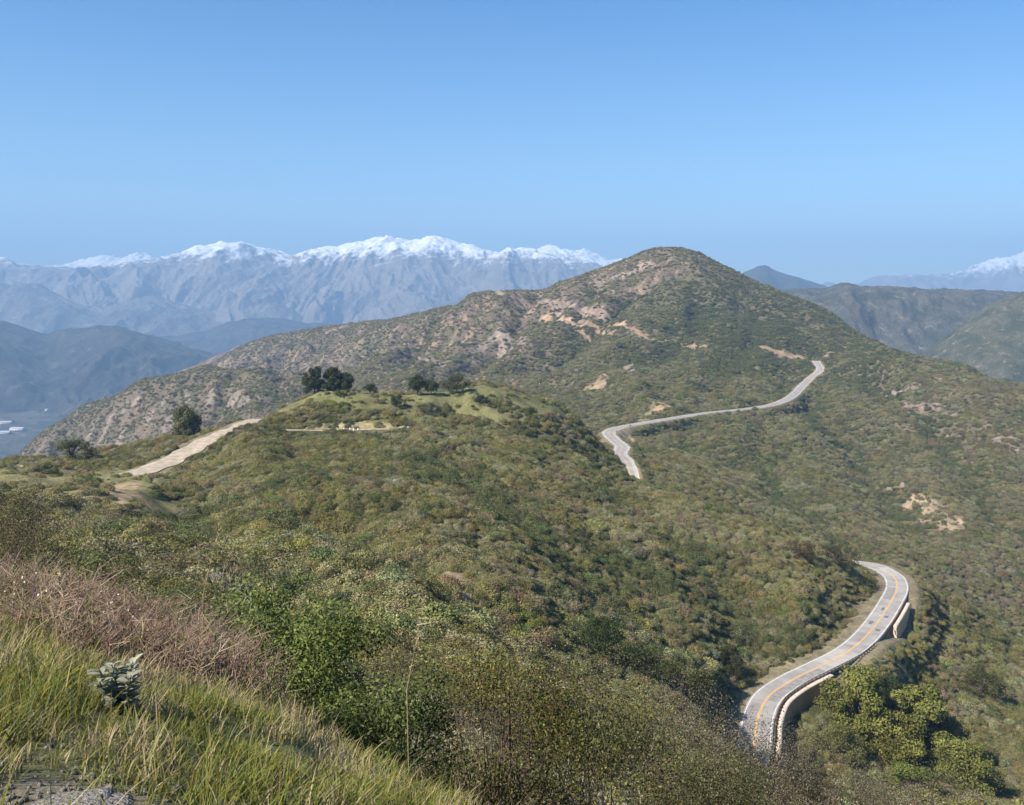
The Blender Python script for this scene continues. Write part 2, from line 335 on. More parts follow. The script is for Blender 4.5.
# ------------------------------------------------------------------ materials
def mat(name):
    m = bpy.data.materials.new(name); m.use_nodes = True
    nt = m.node_tree; b = nt.nodes['Principled BSDF']; return m, nt, b
def N(nt, t, **kw):
    n = nt.nodes.new(t)
    for k, v in kw.items(): setattr(n, k, v)
    return n
def plain(name, col, rough=.8, noise=None, amt=.25, bump=0, spec=.3, metal=0, zs=1):
    m, nt, b = mat(name); b.inputs['Roughness'].default_value = rough; b.inputs['Specular IOR Level'].default_value = spec
    b.inputs['Metallic'].default_value = metal
    b.inputs['Base Color'].default_value = (*col, 1)
    if noise:
        g = N(nt, 'ShaderNodeNewGeometry'); no = N(nt, 'ShaderNodeTexNoise'); no.inputs['Scale'].default_value = noise; no.inputs['Detail'].default_value = 6
        sq_ = N(nt, 'ShaderNodeVectorMath', operation='MULTIPLY'); sq_.inputs[1].default_value = (1, 1, zs); nt.links.new(g.outputs['Position'], sq_.inputs[0]); nt.links.new(sq_.outputs[0], no.inputs['Vector'])
        r = N(nt, 'ShaderNodeMapRange'); r.inputs[1].default_value = .25; r.inputs[2].default_value = .75; r.inputs[3].default_value = 1 - amt; r.inputs[4].default_value = 1 + amt
        nt.links.new(no.outputs['Fac'], r.inputs[0])
        v = N(nt, 'ShaderNodeVectorMath', operation='SCALE'); v.inputs[0].default_value = col
        nt.links.new(r.outputs[0], v.inputs['Scale']); nt.links.new(v.outputs[0], b.inputs['Base Color'])
        if bump:
            bp = N(nt, 'ShaderNodeBump'); bp.inputs['Strength'].default_value = bump; bp.inputs['Distance'].default_value = .05
            nt.links.new(no.outputs['Fac'], bp.inputs['Height']); nt.links.new(bp.outputs[0], b.inputs['Normal'])
    return m
def ground_mat(name, scale, bumpd, attr='soil'):
    m, nt, b = mat(name); b.inputs['Roughness'].default_value = .95; b.inputs['Specular IOR Level'].default_value = .1
    a = N(nt, 'ShaderNodeAttribute', attribute_name=attr)
    g = N(nt, 'ShaderNodeNewGeometry'); no = N(nt, 'ShaderNodeTexNoise'); no.inputs['Scale'].default_value = scale; no.inputs['Detail'].default_value = 8; no.inputs['Roughness'].default_value = .65
    nt.links.new(g.outputs['Position'], no.inputs['Vector'])
    r = N(nt, 'ShaderNodeMapRange'); r.inputs[1].default_value = .3; r.inputs[2].default_value = .7; r.inputs[3].default_value = .62; r.inputs[4].default_value = 1.38
    nt.links.new(no.outputs['Fac'], r.inputs[0])
    v = N(nt, 'ShaderNodeVectorMath', operation='SCALE'); nt.links.new(a.outputs['Color'], v.inputs[0]); nt.links.new(r.outputs[0], v.inputs['Scale'])
    nt.links.new(v.outputs[0], b.inputs['Base Color'])
    bp = N(nt, 'ShaderNodeBump'); bp.inputs['Strength'].default_value = .8; bp.inputs['Distance'].default_value = bumpd
    nt.links.new(no.outputs['Fac'], bp.inputs['Height']); nt.links.new(bp.outputs[0], b.inputs['Normal'])
    return m
def leaf_mat(name, src, translucent=.25):
    """src: 'OBJECT' takes the object's own colour, 'INSTANCER' the tint of each plant, or a colour"""
    m, nt, b = mat(name); nt.nodes.remove(b); out = nt.nodes['Material Output']
    if src == 'OBJECT': n = N(nt, 'ShaderNodeObjectInfo'); c = n.outputs['Color']
    elif src == 'INSTANCER': n = N(nt, 'ShaderNodeAttribute', attribute_name='tint', attribute_type='INSTANCER'); c = n.outputs['Color']
    else: n = N(nt, 'ShaderNodeRGB'); n.outputs[0].default_value = (*src, 1); c = n.outputs[0]
    a = N(nt, 'ShaderNodeAttribute', attribute_name='leafvar')
    v = N(nt, 'ShaderNodeVectorMath', operation='MULTIPLY'); nt.links.new(c, v.inputs[0]); nt.links.new(a.outputs['Color'], v.inputs[1])
    d = N(nt, 'ShaderNodeBsdfDiffuse'); t = N(nt, 'ShaderNodeBsdfTranslucent'); mx = N(nt, 'ShaderNodeMixShader'); mx.inputs[0].default_value = translucent
    nt.links.new(v.outputs[0], d.inputs[0]); nt.links.new(v.outputs[0], t.inputs[0])
    nt.links.new(d.outputs[0], mx.inputs[1]); nt.links.new(t.outputs[0], mx.inputs[2]); nt.links.new(mx.outputs[0], out.inputs[0])
    return m
MG = ground_mat('soil_near', 11.0, .03); MH = ground_mat('soil_hill', .9, .3); MM = ground_mat('soil_mountain', .22, 1.8)
LEAF_OBJ = leaf_mat('leaf_shrub', 'OBJECT'); LEAF_INST = leaf_mat('leaf_chaparral', 'INSTANCER')
GRASS = leaf_mat('grass_blade', (1, 1, 1), .35)
BARK = plain('bark', (.10, .075, .055), .9, 8, .35); DEADWOOD = plain('bleached_wood', (.28, .25, .21), .8, 10, .2)
TWIG = leaf_mat('twig', (1, 1, 1), .1)

# ------------------------------------------------------------------ mesh helpers
def link(o, parent=None):
    COL.objects.link(o)
    if parent: o.parent = parent
    return o
def mesh_np(name, v, f, m, col=None, attr='leafvar', smooth=False):
    me = bpy.data.meshes.new(name)
    v = np.asarray(v, np.float32); f = np.asarray(f, np.int32); k = f.shape[1]
    me.vertices.add(len(v)); me.vertices.foreach_set('co', v.ravel())
    me.loops.add(f.size); me.loops.foreach_set('vertex_index', f.ravel())
    me.polygons.add(len(f)); me.polygons.foreach_set('loop_start', np.arange(0, f.size, k, dtype=np.int32))
    if smooth: me.polygons.foreach_set('use_smooth', np.ones(len(f), bool))
    if col is not None:
        a = me.attributes.new(attr, 'FLOAT_COLOR', 'POINT'); c = np.ones((len(v), 4), np.float32); c[:, :3] = col
        a.data.foreach_set('color', c.ravel())
    me.update(calc_edges=True); me.materials.append(m)
    return me
def obj(name, me, parent=None, loc=(0, 0, 0)):
    o = bpy.data.objects.new(name, me); o.location = loc
    return link(o, parent)
def tag(o, label=None, cat=None, group=None, kind=None):
    if label: o['label'] = label
    if cat: o['category'] = cat
    if group: o['group'] = group
    if kind: o['kind'] = kind
    return o
def empty(name, loc, label, cat, group=None):
    o = bpy.data.objects.new(name, None); o.location = loc; o.empty_display_size = .2
    link(o); return tag(o, label, cat, group)
class MB:
    def __init__(s): s.v = []; s.f = []; s.c = []; s.n = 0
    def add(s, v, f, c=(1, 1, 1)):
        v = np.asarray(v, float); f = np.asarray(f, int)
        if f.shape[1] == 3: f = np.column_stack([f, f[:, 2]])
        s.v.append(v); s.f.append(f + s.n); s.n += len(v)
        c = np.asarray(c, float)
        s.c.append(np.tile(c, (len(v), 1)) if c.ndim == 1 else c)
    def tube(s, p, r, n=5, c=(1, 1, 1)):
        p = np.asarray(p, float); r = np.broadcast_to(np.asarray(r, float), (len(p),))
        t = np.gradient(p, axis=0); t /= np.linalg.norm(t, axis=1)[:, None] + 1e-9
        ref = np.array([0, 0, 1.0]) if abs(t[0, 2]) < .8 else np.array([1.0, 0, 0])
        u = np.cross(t, ref); u /= np.linalg.norm(u, axis=1)[:, None] + 1e-9; w = np.cross(t, u)
        a = np.arange(n) * 2 * np.pi / n
        v = p[:, None] + r[:, None, None] * (u[:, None] * np.cos(a)[None, :, None] + w[:, None] * np.sin(a)[None, :, None])
        i = np.arange(len(p) - 1)[:, None] * n; j = np.arange(n)[None]; j2 = (j + 1) % n
        f = np.stack([i + j, i + j2, i + n + j2, i + n + j], -1).reshape(-1, 4)
        s.add(v.reshape(-1, 3), f, c)
    def box(s, c, sz, rz=0):
        d = np.array([(x, y, z) for x in (-.5, .5) for y in (-.5, .5) for z in (-.5, .5)]) * np.array(sz)
        ca, sa = math.cos(rz), math.sin(rz); d = np.column_stack([d[:, 0] * ca - d[:, 1] * sa, d[:, 0] * sa + d[:, 1] * ca, d[:, 2]]) + np.array(c)
        s.add(d, [(0, 1, 3, 2), (4, 6, 7, 5), (0, 4, 5, 1), (2, 3, 7, 6), (0, 2, 6, 4), (1, 5, 7, 3)])
    def mesh(s, name, m, attr='leafvar', smooth=False):
        v = np.concatenate(s.v); f = np.concatenate(s.f); c = np.concatenate(s.c)
        return mesh_np(name, v, f, m, c, attr, smooth)
def leaves(cent, nrm, size, asp, rng, fold=.0):
    """diamond shaped leaf faces"""
    n = len(cent)
    nrm = nrm / (np.linalg.norm(nrm, axis=1)[:, None] + 1e-9)
    a = rng.normal(size=(n, 3)); u = np.cross(nrm, a); u /= np.linalg.norm(u, axis=1)[:, None] + 1e-9; w = np.cross(nrm, u)
    sz = (size * rng.uniform(.6, 1.35, n))[:, None]
    v = np.stack([cent - u * sz, cent - w * sz * asp, cent + u * sz, cent + w * sz * asp], 1).reshape(-1, 3)
    f = np.arange(n * 4).reshape(n, 4)
    return v, f

# ------------------------------------------------------------------ terrain sheets
def grid_faces(nr, nc):
    i = np.arange(nr - 1)[:, None] * nc; j = np.arange(nc - 1)[None]
    return np.stack([i + j, i + j + 1, i + nc + j + 1, i + nc + j], -1).reshape(-1, 4)
def sheet(name, a, b, n, m, step=2.0):
    px = np.arange(-430, 1456, step)
    i, f = BASE.cols(px); ka, kb = RN.index(a), RN.index(b)
    La = BASE.LY[ka, i] * (1 - f) + BASE.LY[ka, i + 1] * f; Lb = BASE.LY[kb, i] * (1 - f) + BASE.LY[kb, i + 1] * f
    t = np.linspace(0, 1, n)[:, None]
    Y = np.exp(La[None] * (1 - t) + Lb[None] * t); x = (px[None] - CX) / F * Y
    x = x.ravel(); Y = Y.ravel(); z = H(x, Y)
    me = mesh_np(name, np.column_stack([x, Y, z]), grid_faces(n, len(px)), m, ground_colour(x, Y), 'soil', True)
    return tag(obj(name, me), kind='structure')
sheet('ground', 'r0', 'D', 150, MG)
sheet('hillside', 'D', 'J', 520, MH)
sheet('canyon', 'J', 'L', 330, MM)
sheet('hill', 'L', 'P', 360, MM)

# ------------------------------------------------------------------ distant ranges
def range_mat(name, base, alt, snow=None, scale=.004, bare=(.30, .26, .22), bare_amt=.5):
    soft = .22 if snow else .5
    m, nt, b = mat(name); b.inputs['Roughness'].default_value = .95; b.inputs['Specular IOR Level'].default_value = .1
    g = N(nt, 'ShaderNodeNewGeometry')
    def noise(sc, det=9, ro=.62):
        n = N(nt, 'ShaderNodeTexNoise'); n.inputs['Scale'].default_value = sc; n.inputs['Detail'].default_value = det; n.inputs['Roughness'].default_value = ro
        nt.links.new(g.outputs['Position'], n.inputs['Vector']); return n.outputs['Fac']
    def ramp(src, lo, hi):
        r = N(nt, 'ShaderNodeMapRange', interpolation_type='SMOOTHSTEP'); r.inputs[1].default_value = lo; r.inputs[2].default_value = hi; nt.links.new(src, r.inputs[0]); return r.outputs[0]
    def mix(fac, A, B):
        x = N(nt, 'ShaderNodeMix', data_type='RGBA')
        nt.links.new(fac, x.inputs[0])
        for k, c in ((6, A), (7, B)):
            if isinstance(c, tuple): x.inputs[k].default_value = (*c, 1)
            else: nt.links.new(c, x.inputs[k])
        return x.outputs[2]
    c = mix(ramp(noise(scale), .35, .65), base, alt)
    f = N(nt, 'ShaderNodeMath', operation='MULTIPLY'); f.inputs[1].default_value = bare_amt
    nt.links.new(ramp(noise(scale * 2.7, 10, .7), .54, .66), f.inputs[0])
    c = mix(f.outputs[0], c, bare)
    mr = N(nt, 'ShaderNodeMapRange'); mr.inputs[1].default_value = .3; mr.inputs[2].default_value = .7; mr.inputs[3].default_value = 1 - soft; mr.inputs[4].default_value = 1 + soft; nt.links.new(noise(scale * 16, 6, .7), mr.inputs[0])
    vm = N(nt, 'ShaderNodeVectorMath', operation='SCALE'); nt.links.new(c, vm.inputs[0]); nt.links.new(mr.outputs[0], vm.inputs['Scale']); c = vm.outputs[0]
    if snow:
        s = N(nt, 'ShaderNodeSeparateXYZ'); nt.links.new(g.outputs['Position'], s.inputs[0])
        nn = noise(scale * 3.2, 12, .72)
        ad = N(nt, 'ShaderNodeMath', operation='MULTIPLY_ADD'); ad.inputs[1].default_value = snow[1]; nt.links.new(nn, ad.inputs[0]); nt.links.new(s.outputs[2], ad.inputs[2])
        # snow lies thinner on steep faces
        ns = N(nt, 'ShaderNodeSeparateXYZ'); nt.links.new(g.outputs['True Normal'], ns.inputs[0])
        a2 = N(nt, 'ShaderNodeMath', operation='MULTIPLY_ADD'); a2.inputs[1].default_value = snow[2]; nt.links.new(ns.outputs[2], a2.inputs[0]); nt.links.new(ad.outputs[0], a2.inputs[2])
        c = mix(ramp(a2.outputs[0], snow[0] - 110, snow[0] + 150), c, (.80, .81, .84))
    nt.links.new(c, b.inputs['Base Color'])
    bp = N(nt, 'ShaderNodeBump'); bp.inputs['Strength'].default_value = .5 if snow else .9; bp.inputs['Distance'].default_value = .12 / scale
    nt.links.new(noise(scale * 3, 10, .65), bp.inputs['Height']); nt.links.new(bp.outputs[0], b.inputs['Normal'])
    return m
def far_range(name, rows, amp, sx, sy, seed, m, n=220, step=2.0, p0=-430, p1=1456, crestk=1, keep=.8):
    fld = Field(rows)
    px = np.arange(p0, p1, step); i, f = fld.cols(px)
    L0 = fld.LY[0, i]; L1 = fld.LY[-1, i]; t = np.linspace(0, 1, n)[:, None]
    Y = np.exp(L0[None] * (1 - t) + L1[None] * t); x = (px[None] - CX) / F * Y
    shp = x.shape; x = x.ravel(); Y = Y.ravel()
    z = fld(x, Y)
    j, g = fld.cols(CX + F * x / Y)
    cr = np.exp(-((np.log(Y) - fld.LY[crestk, j]) / .10) ** 2)
    wx = x + sx * .5 * fbm(x / sx / 1.6, Y / sx / 1.6, 3, seed + 1); wy = Y + sx * .5 * fbm(x / sx / 1.6, Y / sx / 1.6, 3, seed + 2)
    foot = sstep(0, .18, (np.log(Y) - fld.LY[0, j]) / (fld.LY[1, j] - fld.LY[0, j]))
    z += amp * foot * (1 - keep * cr) * (ridged(wx / sx, wy / sy, 7, seed, .52) - .7) + amp * .07 * fbm(x / (sx * .12), Y / (sx * .12), 4, seed + 7)
    me = mesh_np(name, np.column_stack([x, Y, z]), grid_faces(*shp), m, None, smooth=True)
    return tag(obj(name, me), kind='structure')
def crest(prof, Y, dpy=0): return zr([(p, Y, py + dpy) for p, py in prof])
def level(Y, z): return [(-440, Y, z), (500, Y, z), (1465, Y, z)]
VZ = -650
# valley floor and the plain under everything far away
me = mesh_np('valley_floor', [(-30000, 2400, VZ - 200), (30000, 2400, VZ - 200), (30000, 4300, VZ), (-30000, 4300, VZ), (30000, 27000, VZ), (-30000, 27000, VZ)],
             [(0, 1, 2, 3), (3, 2, 4, 5)], range_mat('valley_soil', (.045, .05, .038), (.10, .095, .075), None, .006, (.30, .27, .24), .5))
tag(obj('valley_floor', me), kind='structure')
hb = range_mat('hill_scrub', (.024, .027, .024), (.055, .05, .04), None, .006, (.20, .165, .13), .4)
far_range('hill', [level(5250, VZ - 15), crest([(-440, 300), (-200, 318), (0, 320), (20, 325), (45, 334), (70, 327), (110, 326), (150, 334), (190, 346), (215, 354), (260, 368), (350, 405), (450, 450), (600, 500), (1465, 520)], 7000), level(9300, -800)], 270, 650, 1500, 101, hb)
far_range('hill', [level(8200, VZ - 15), crest([(-440, 335), (60, 345), (150, 335), (205, 330), (232, 319), (270, 317), (310, 322), (400, 332), (520, 345), (1465, 350)], 9800), level(11400, -800)], 280, 800, 1700, 131, hb)
FARB = (.14, .12, .105); FARA = (.20, .175, .15)
far_range('mountain', [level(10500, VZ - 20), crest([(-440, 262), (-200, 250), (0, 259), (25, 261), (50, 264), (80, 266), (110, 268), (135, 262), (165, 258), (200, 248), (222, 244), (240, 243), (262, 249), (290, 255), (312, 249), (335, 248), (360, 243), (385, 239), (405, 241), (430, 237), (445, 241), (470, 246), (500, 251), (530, 250), (550, 251), (580, 260), (610, 270), (660, 290), (720, 320), (820, 360), (1465, 420)], 14000), level(17000, -300)], 1050, 1900, 4300, 151,
          range_mat('mountain_rock', FARB, FARA, (1265, 900, 300), .0018), n=400, step=1.2, keep=.9)
far_range('mountain', [level(10000, VZ - 15), crest([(-440, 300), (-100, 280), (0, 279), (40, 286), (90, 303), (150, 298), (210, 309), (262, 301), (330, 314), (420, 303), (500, 292), (560, 300), (700, 330), (1465, 420)], 11900), level(13300, -500)], 520, 1300, 2600, 261,
          range_mat('mountain_scrub', (.085, .08, .066), (.15, .13, .105), None, .0022), n=240, step=1.6, keep=.7, p1=900)
far_range('mountain', [level(15500, VZ), crest([(-440, 280), (-100, 268), (40, 264), (80, 262), (105, 255), (135, 254), (165, 256), (220, 270), (400, 285), (500, 262), (530, 250), (555, 247), (575, 248), (600, 256), (630, 262), (680, 275), (760, 290), (830, 283), (860, 279), (885, 275), (920, 272), (950, 274), (970, 268), (990, 260), (1010, 253), (1040, 247), (1100, 240), (1250, 250), (1465, 262)], 18500), level(21500, -300)], 700, 1000, 2200, 171,
          range_mat('mountain_snow', FARB, FARA, (1250, 950, 300), .0022), n=300, step=1.2, keep=.72)
far_range('hill', [level(7200, VZ - 10), crest([(-440, 420), (600, 330), (700, 300), (735, 278), (750, 269), (763, 265), (780, 273), (800, 278), (820, 284), (860, 300), (950, 330), (1465, 400)], 9000), level(10500, -800)], 190, 900, 2000, 191, hb, p0=560)
far_range('hill', [crest([(-440, 900), (600, 560), (800, 440), (1465, 430)], 2700), crest([(-440, 600), (600, 400), (720, 320), (760, 295), (779, 288), (805, 285), (823, 287), (844, 280), (862, 285), (905, 285), (927, 288), (957, 290), (1024, 293), (1465, 300)], 3900), level(5200, -800)], 170, 420, 900, 211,
          range_mat('ridge_scrub', (.05, .053, .04), (.095, .085, .062), None, .01, (.27, .21, .16), .5), p0=560)
far_range('hill', [crest([(-440, 1200), (800, 700), (900, 500), (1465, 470)], 1950), crest([(-440, 1000), (800, 520), (870, 430), (900, 376), (935, 344), (962, 323), (988, 305), (1024, 290), (1100, 278), (1465, 255)], 2500), level(3300, -700)], 60, 260, 520, 231,
          range_mat('slope_scrub', (.05, .056, .036), (.095, .09, .058), None, .02, (.27, .22, .15), .5), p0=700)

# ------------------------------------------------------------------ roads
ASPH = plain('asphalt', (.29, .268, .245), .9, .22, .28); LINEW = plain('white_paint', (.58, .57, .54), .7, 1.2, .3); LINEY = plain('yellow_paint', (.66, .35, .06), .7, 1.2, .25)
DIRT = plain('dirt_track', (.36, .295, .215), .95, .45, .35, .4); CONC = plain('retaining_concrete', (.58, .46, .36), .85, .5, .22, .2, zs=.2)
def ribbon(c, a, b, dz, n=2, thick=0):
    o = offs(c); w = np.linspace(a, b, n)
    v = np.concatenate([np.column_stack([c[:, :2] + o * k, c[:, 2] + dz]) for k in w])
    nr = len(c)
    i = np.arange(n - 1)[:, None] * nr; j = np.arange(nr - 1)[None]
    f = np.stack([i + j, i + j + 1, i + nr + j + 1, i + nr + j], -1).reshape(-1, 4)[:, ::-1]
    return v, f
m = MB(); m.add(*ribbon(ROADC, -3.75, 3.75, 0, 5)); m.add(*ribbon(ROADC, -3.75, -3.76, 0)); 
# the roadbed's sides
for sgn in (-1, 1):
    o = offs(ROADC) * 3.75 * sgn
    top = np.column_stack([ROADC[:, :2] + o, ROADC[:, 2]]); bot = top - np.array([0, 0, .7])
    k = np.arange(len(top) - 1); L = len(top)
    m.add(np.concatenate([top, bot]), np.stack([k, k + 1, k + 1 + L, k + L], 1))
road = tag(obj('road', m.mesh('road', ASPH)), kind='structure')
for nm, a, b, mt_ in (('edge_line', -3.42, -3.2, LINEW), ('edge_line', 3.2, 3.42, LINEW), ('centre_line', -.23, -.06, LINEY), ('centre_line', .06, .23, LINEY)):
    mm = MB(); mm.add(*ribbon(ROADC, a, b, .006)); obj(nm, mm.mesh(nm, mt_), road)
PD = plain('asphalt_dark', (.235, .218, .20), .9, .8, .3); PL = plain('asphalt_pale', (.35, .32, .285), .9, .5, .2); TAR = plain('tar_stain', (.14, .132, .125), .8, 1.5, .4)
def road_patch(py0, py1, a, b, mt_):
    k_ = np.arange(int(np.argmax(rpy < 565.5))); t_ = np.linspace(py1, py0, 24)
    cc = np.column_stack([np.interp(-t_, -rpy[k_], ROADC[k_, q]) for q in range(3)])
    mm = MB(); mm.add(*ribbon(cc, a, b, .004)); obj('road_patch', mm.mesh('road_patch', mt_), road)
road_patch(651, 664, -3.15, 3.15, PL); road_patch(668, 700, .5, 2.9, PD); road_patch(588, 600, -2.9, -.4, PD); road_patch(704, 735, -2.8, -.5, PD); road_patch(567, 576, -3, 3, PL)
for a_ in ((622, 625, -2.2, -1.1), (615, 617, .6, 1.9), (608, 611, -1.4, -.6), (628, 630, .9, 2.3), (720, 726, 1.0, 1.6)): road_patch(*a_, TAR)
def track(name, c, hw, mt_):
    mm = MB(); o = offs(c); n = 7
    w = np.linspace(-1, 1, n); vs = []
    for k in w:
        e = hw * k * (1 + .18 * np.array([math.sin(i * 1.7 + 3 * k) for i in range(len(c))]) * (abs(k) == 1))
        vs.append(np.column_stack([c[:, :2] + o * e[:, None] if False else c[:, :2] + o * np.asarray(e)[:, None], c[:, 2] + .05 - .05 * abs(k) ** 4 + .05 * (abs(k) < .2)]))
    nr = len(c); i = np.arange(n - 1)[:, None] * nr; j = np.arange(nr - 1)[None]
    f = np.stack([i + j, i + j + 1, i + nr + j + 1, i + nr + j], -1).reshape(-1, 4)[:, ::-1]
    mm.add(np.concatenate(vs), f); return tag(obj(name, mm.mesh(name, mt_)), kind='structure')
track('dirt_road', TRK, 4.3, DIRT); track('path', TRK2, 1.8, DIRT); track('path', PATH2, 1.3, DIRT); track('path', PATH3, 1.4, DIRT)

FARC = ROADC[int(np.argmax(ROADC[:, 1] > 545)):]
mm = MB()
rg = np.random.default_rng(4); k_ = np.convolve(rg.uniform(4.2, 5.8, len(FARC) + 8), np.ones(9) / 9, 'valid') + rg.uniform(-.5, .5, len(FARC))
o_ = offs(FARC); vv = np.concatenate([np.column_stack([FARC[:, :2] + o_ * (sg * k_)[:, None], FARC[:, 2] - .12]) for sg in (-1, 1)]); j_ = np.arange(len(FARC) - 1); L_ = len(FARC)
mm.add(vv, np.stack([j_, j_ + L_, j_ + 1 + L_, j_ + 1], 1)); tag(obj('road_shoulder', mm.mesh('road_shoulder', plain('gravel_shoulder', (.42, .37, .30), .95, .3, .25))), kind='structure')
# retaining walls and the guardrail
def wall_span(lo, hi):
    m_ = (ROADC[:, 1] < 400) & (rpy > lo) & (rpy < hi); return ROADC[m_]
def wall(c, label):
    o = offs(c); mm = MB()
    prof = [(4.7, .05), (5.75, .05), (5.8, -.4), (5.55, -.41), (5.95, -5.6), (4.7, -5.6)]
    vs = [np.column_stack([c[:, :2] + o * a, c[:, 2] + b]) for a, b in prof]; nr = len(c)
    v = np.concatenate(vs); n = len(prof)
    f = np.array([(((k) * nr + j), (k * nr + j + 1), (((k + 1) % n) * nr + j + 1), (((k + 1) % n) * nr + j)) for k in range(n) for j in range(nr - 1)])
    mm.add(v, f[:, ::-1])
    e0 = [k * nr for k in range(n)]; e1 = [k * nr + nr - 1 for k in range(n)]
    for e in (e0, e1): mm.add(v[e], [(0, 1, 2, 3), (0, 3, 4, 5)])
    w_ = tag(obj('retaining_wall', mm.mesh('retaining_wall', CONC)), label, 'retaining wall', 'retaining walls under the paved road')
    return w_
W1 = wall_span(667, 752); W2 = wall_span(600, 626)
wall(W1, 'long curved concrete retaining wall under the nearest bend of the paved road')
wall(W2, 'short straight concrete retaining wall beside the upper bend of the road')
RUST = plain('weathered_steel', (.24, .19, .15), .6, 4, .3, 0, .4, .3); POST = plain('post_timber', (.07, .055, .045), .9)
def guardrail(c, off, label):
    root = empty('guardrail', tuple(c[0]), label, 'guardrail', 'guardrails along the paved road')
    o = offs(c); base = np.array(c[0]); P = np.column_stack([c[:, :2] + o * off, c[:, 2]])
    prof = [(0, .78), (.06, .72), (.0, .66), (.06, .58), (.0, .50), (-.03, .50), (.02, .58), (-.03, .66), (.02, .72), (-.03, .78)]
    mm = MB(); nr = len(c); n = len(prof)
    v = np.concatenate([np.column_stack([P[:, :2] - o * a, P[:, 2] + b]) for a, b in prof]) - base
    f = np.array([((k * nr + j), (k * nr + j + 1), (((k + 1) % n) * nr + j + 1), (((k + 1) % n) * nr + j)) for k in range(n) for j in range(nr - 1)])
    mm.add(v, f); obj('rail', mm.mesh('rail', RUST), root)
    d = np.concatenate([[0], np.cumsum(np.linalg.norm(np.diff(P, axis=0), axis=1))])
    pm = None
    for q in np.arange(.5, d[-1], 1.9):
        p = np.array([np.interp(q, d, P[:, k]) for k in range(3)]); oo = np.array([np.interp(q, d, o[:, k]) for k in range(2)])
        if pm is None:
            b_ = MB(); b_.box((0, 0, .38), (.22, .22, 1.0)); pm = b_.mesh('post', POST)
        q_ = obj('post', pm, root, tuple(p - base + np.array([oo[0] * .16, oo[1] * .16, 0]))); q_.rotation_euler.z = math.atan2(oo[1], oo[0])
    return root
guardrail(wall_span(640, 760), 4.2, 'weathered guardrail with dark posts curving above the long retaining wall')
guardrail(wall_span(597, 632), 4.2, 'short guardrail along the road edge above the straight upper wall')

# ------------------------------------------------------------------ shrubs
def shrub_mesh(seed, n=2600, lumps=15, flat=.8, size=.05, spiky=0, thicket_=False):
    rng = np.random.default_rng(seed)
    u = rng.normal(size=(lumps, 3)); u[:, 2] = np.abs(u[:, 2]) * .9 + .05; u /= np.linalg.norm(u, axis=1)[:, None]
    cen = u * rng.uniform(.35, .68, lumps)[:, None]; cen[0] = (0, 0, .35); cen[:, 2] *= flat
    if thicket_: cen[:, :2] *= rng.uniform(1.3, 1.9, 2); cen[:, 2] *= rng.uniform(.55, 1.1, lumps)
    rad = rng.uniform(.26, .46, lumps); rad[0] = .55
    shade = rng.uniform(.82, 1.2, lumps)
    k = rng.choice(lumps, n * 2, p=rad ** 2 / (rad ** 2).sum())
    d = rng.normal(size=(n * 2, 3)); d /= np.linalg.norm(d, axis=1)[:, None]
    rr = rng.uniform(.72, 1.06, n * 2) + (rng.random(n * 2) < .2) * rng.uniform(0, .4 + spiky, n * 2)
    p = cen[k] + d * (rad[k] * rr)[:, None]
    inside = np.zeros(n * 2, bool)
    for j in range(lumps): inside |= (np.linalg.norm(p - cen[j], axis=1) < rad[j] * .7) & (k != j)
    ok = ~inside & (p[:, 2] > -.12); p = p[ok][:n]; d = d[ok][:n]; k = k[ok][:n]
    nr = d + rng.normal(size=p.shape) * .45
    v, f = leaves(p, nr, size, .62, rng)
    lv = shade[k] * rng.uniform(.7, 1.3, len(p))
    c = np.repeat(np.column_stack([lv * rng.uniform(.94, 1.08, len(p)), lv, lv * rng.uniform(.8, 1.1, len(p))]), 4, 0)
    return mesh_np('shrub', v, f, LEAF_OBJ, c)
SHRUBS = [shrub_mesh(40 + i, 2600 if i < 4 else 3400, 13 + i, .65 + .06 * i, .048 + .004 * (i % 3), .25 * (i % 2), i >= 4) for i in range(8)]

# visibility of the ground from the viewpoint's surroundings
VP = np.arange(-200, 1225, 4.0); VL = np.linspace(math.log(4), math.log(3200), 700)
gx = ((VP[:, None] - CX) / F * np.exp(VL)[None]); gY = np.broadcast_to(np.exp(VL)[None], gx.shape)
gz = H(gx.ravel(), gY.ravel()).reshape(gx.shape)
RM = np.maximum.accumulate(gz / gY, axis=1)
def visible(x, Y, ztop, slack):
    px = CX + F * x / Y
    i = np.clip(((px - VP[0]) / 4).round().astype(int), 0, len(VP) - 1); j = np.clip(np.searchsorted(VL, np.log(Y)) - 2, 0, len(VL) - 1)
    return (ztop + slack) / Y >= RM[i, j]
def scatter(y0, y1, dens, r0, r1, rng):
    n = int(dens * (1374 / F) * (y1 * y1 - y0 * y0) / 2)
    px = rng.uniform(-175, 1199, n); Y = np.sqrt(rng.uniform(y0 * y0, y1 * y1, n)); x = X(px, Y)
    r = r0 + (r1 - r0) * rng.beta(1.3, 3.2, n)
    _, _, free = patch_mix(x, Y); rk = rockiness(x, Y); rd = road_dist(x, Y)
    cover = 1.0 + .75 * fbm(x / 30, Y / 30, 3, 501)
    r = r * (1 + .35 * fbm(x / 18, Y / 18, 2, 502) + .3 * gully(x, Y)[1])
    keep = (rng.random(n) < np.clip(cover, .1, 1) * (1 - free) * (1 - .78 * rk)) & (rd > r * .75 + .6)
    x, Y, r = x[keep], Y[keep], r[keep]
    z = H(x, Y)
    m_ = visible(x, Y, z + 1.4 * r, 2.5 + .012 * Y)
    # nothing grows tall enough in front of the road's nearest bend to hide it
    return x[m_], Y[m_], z[m_], r[m_]
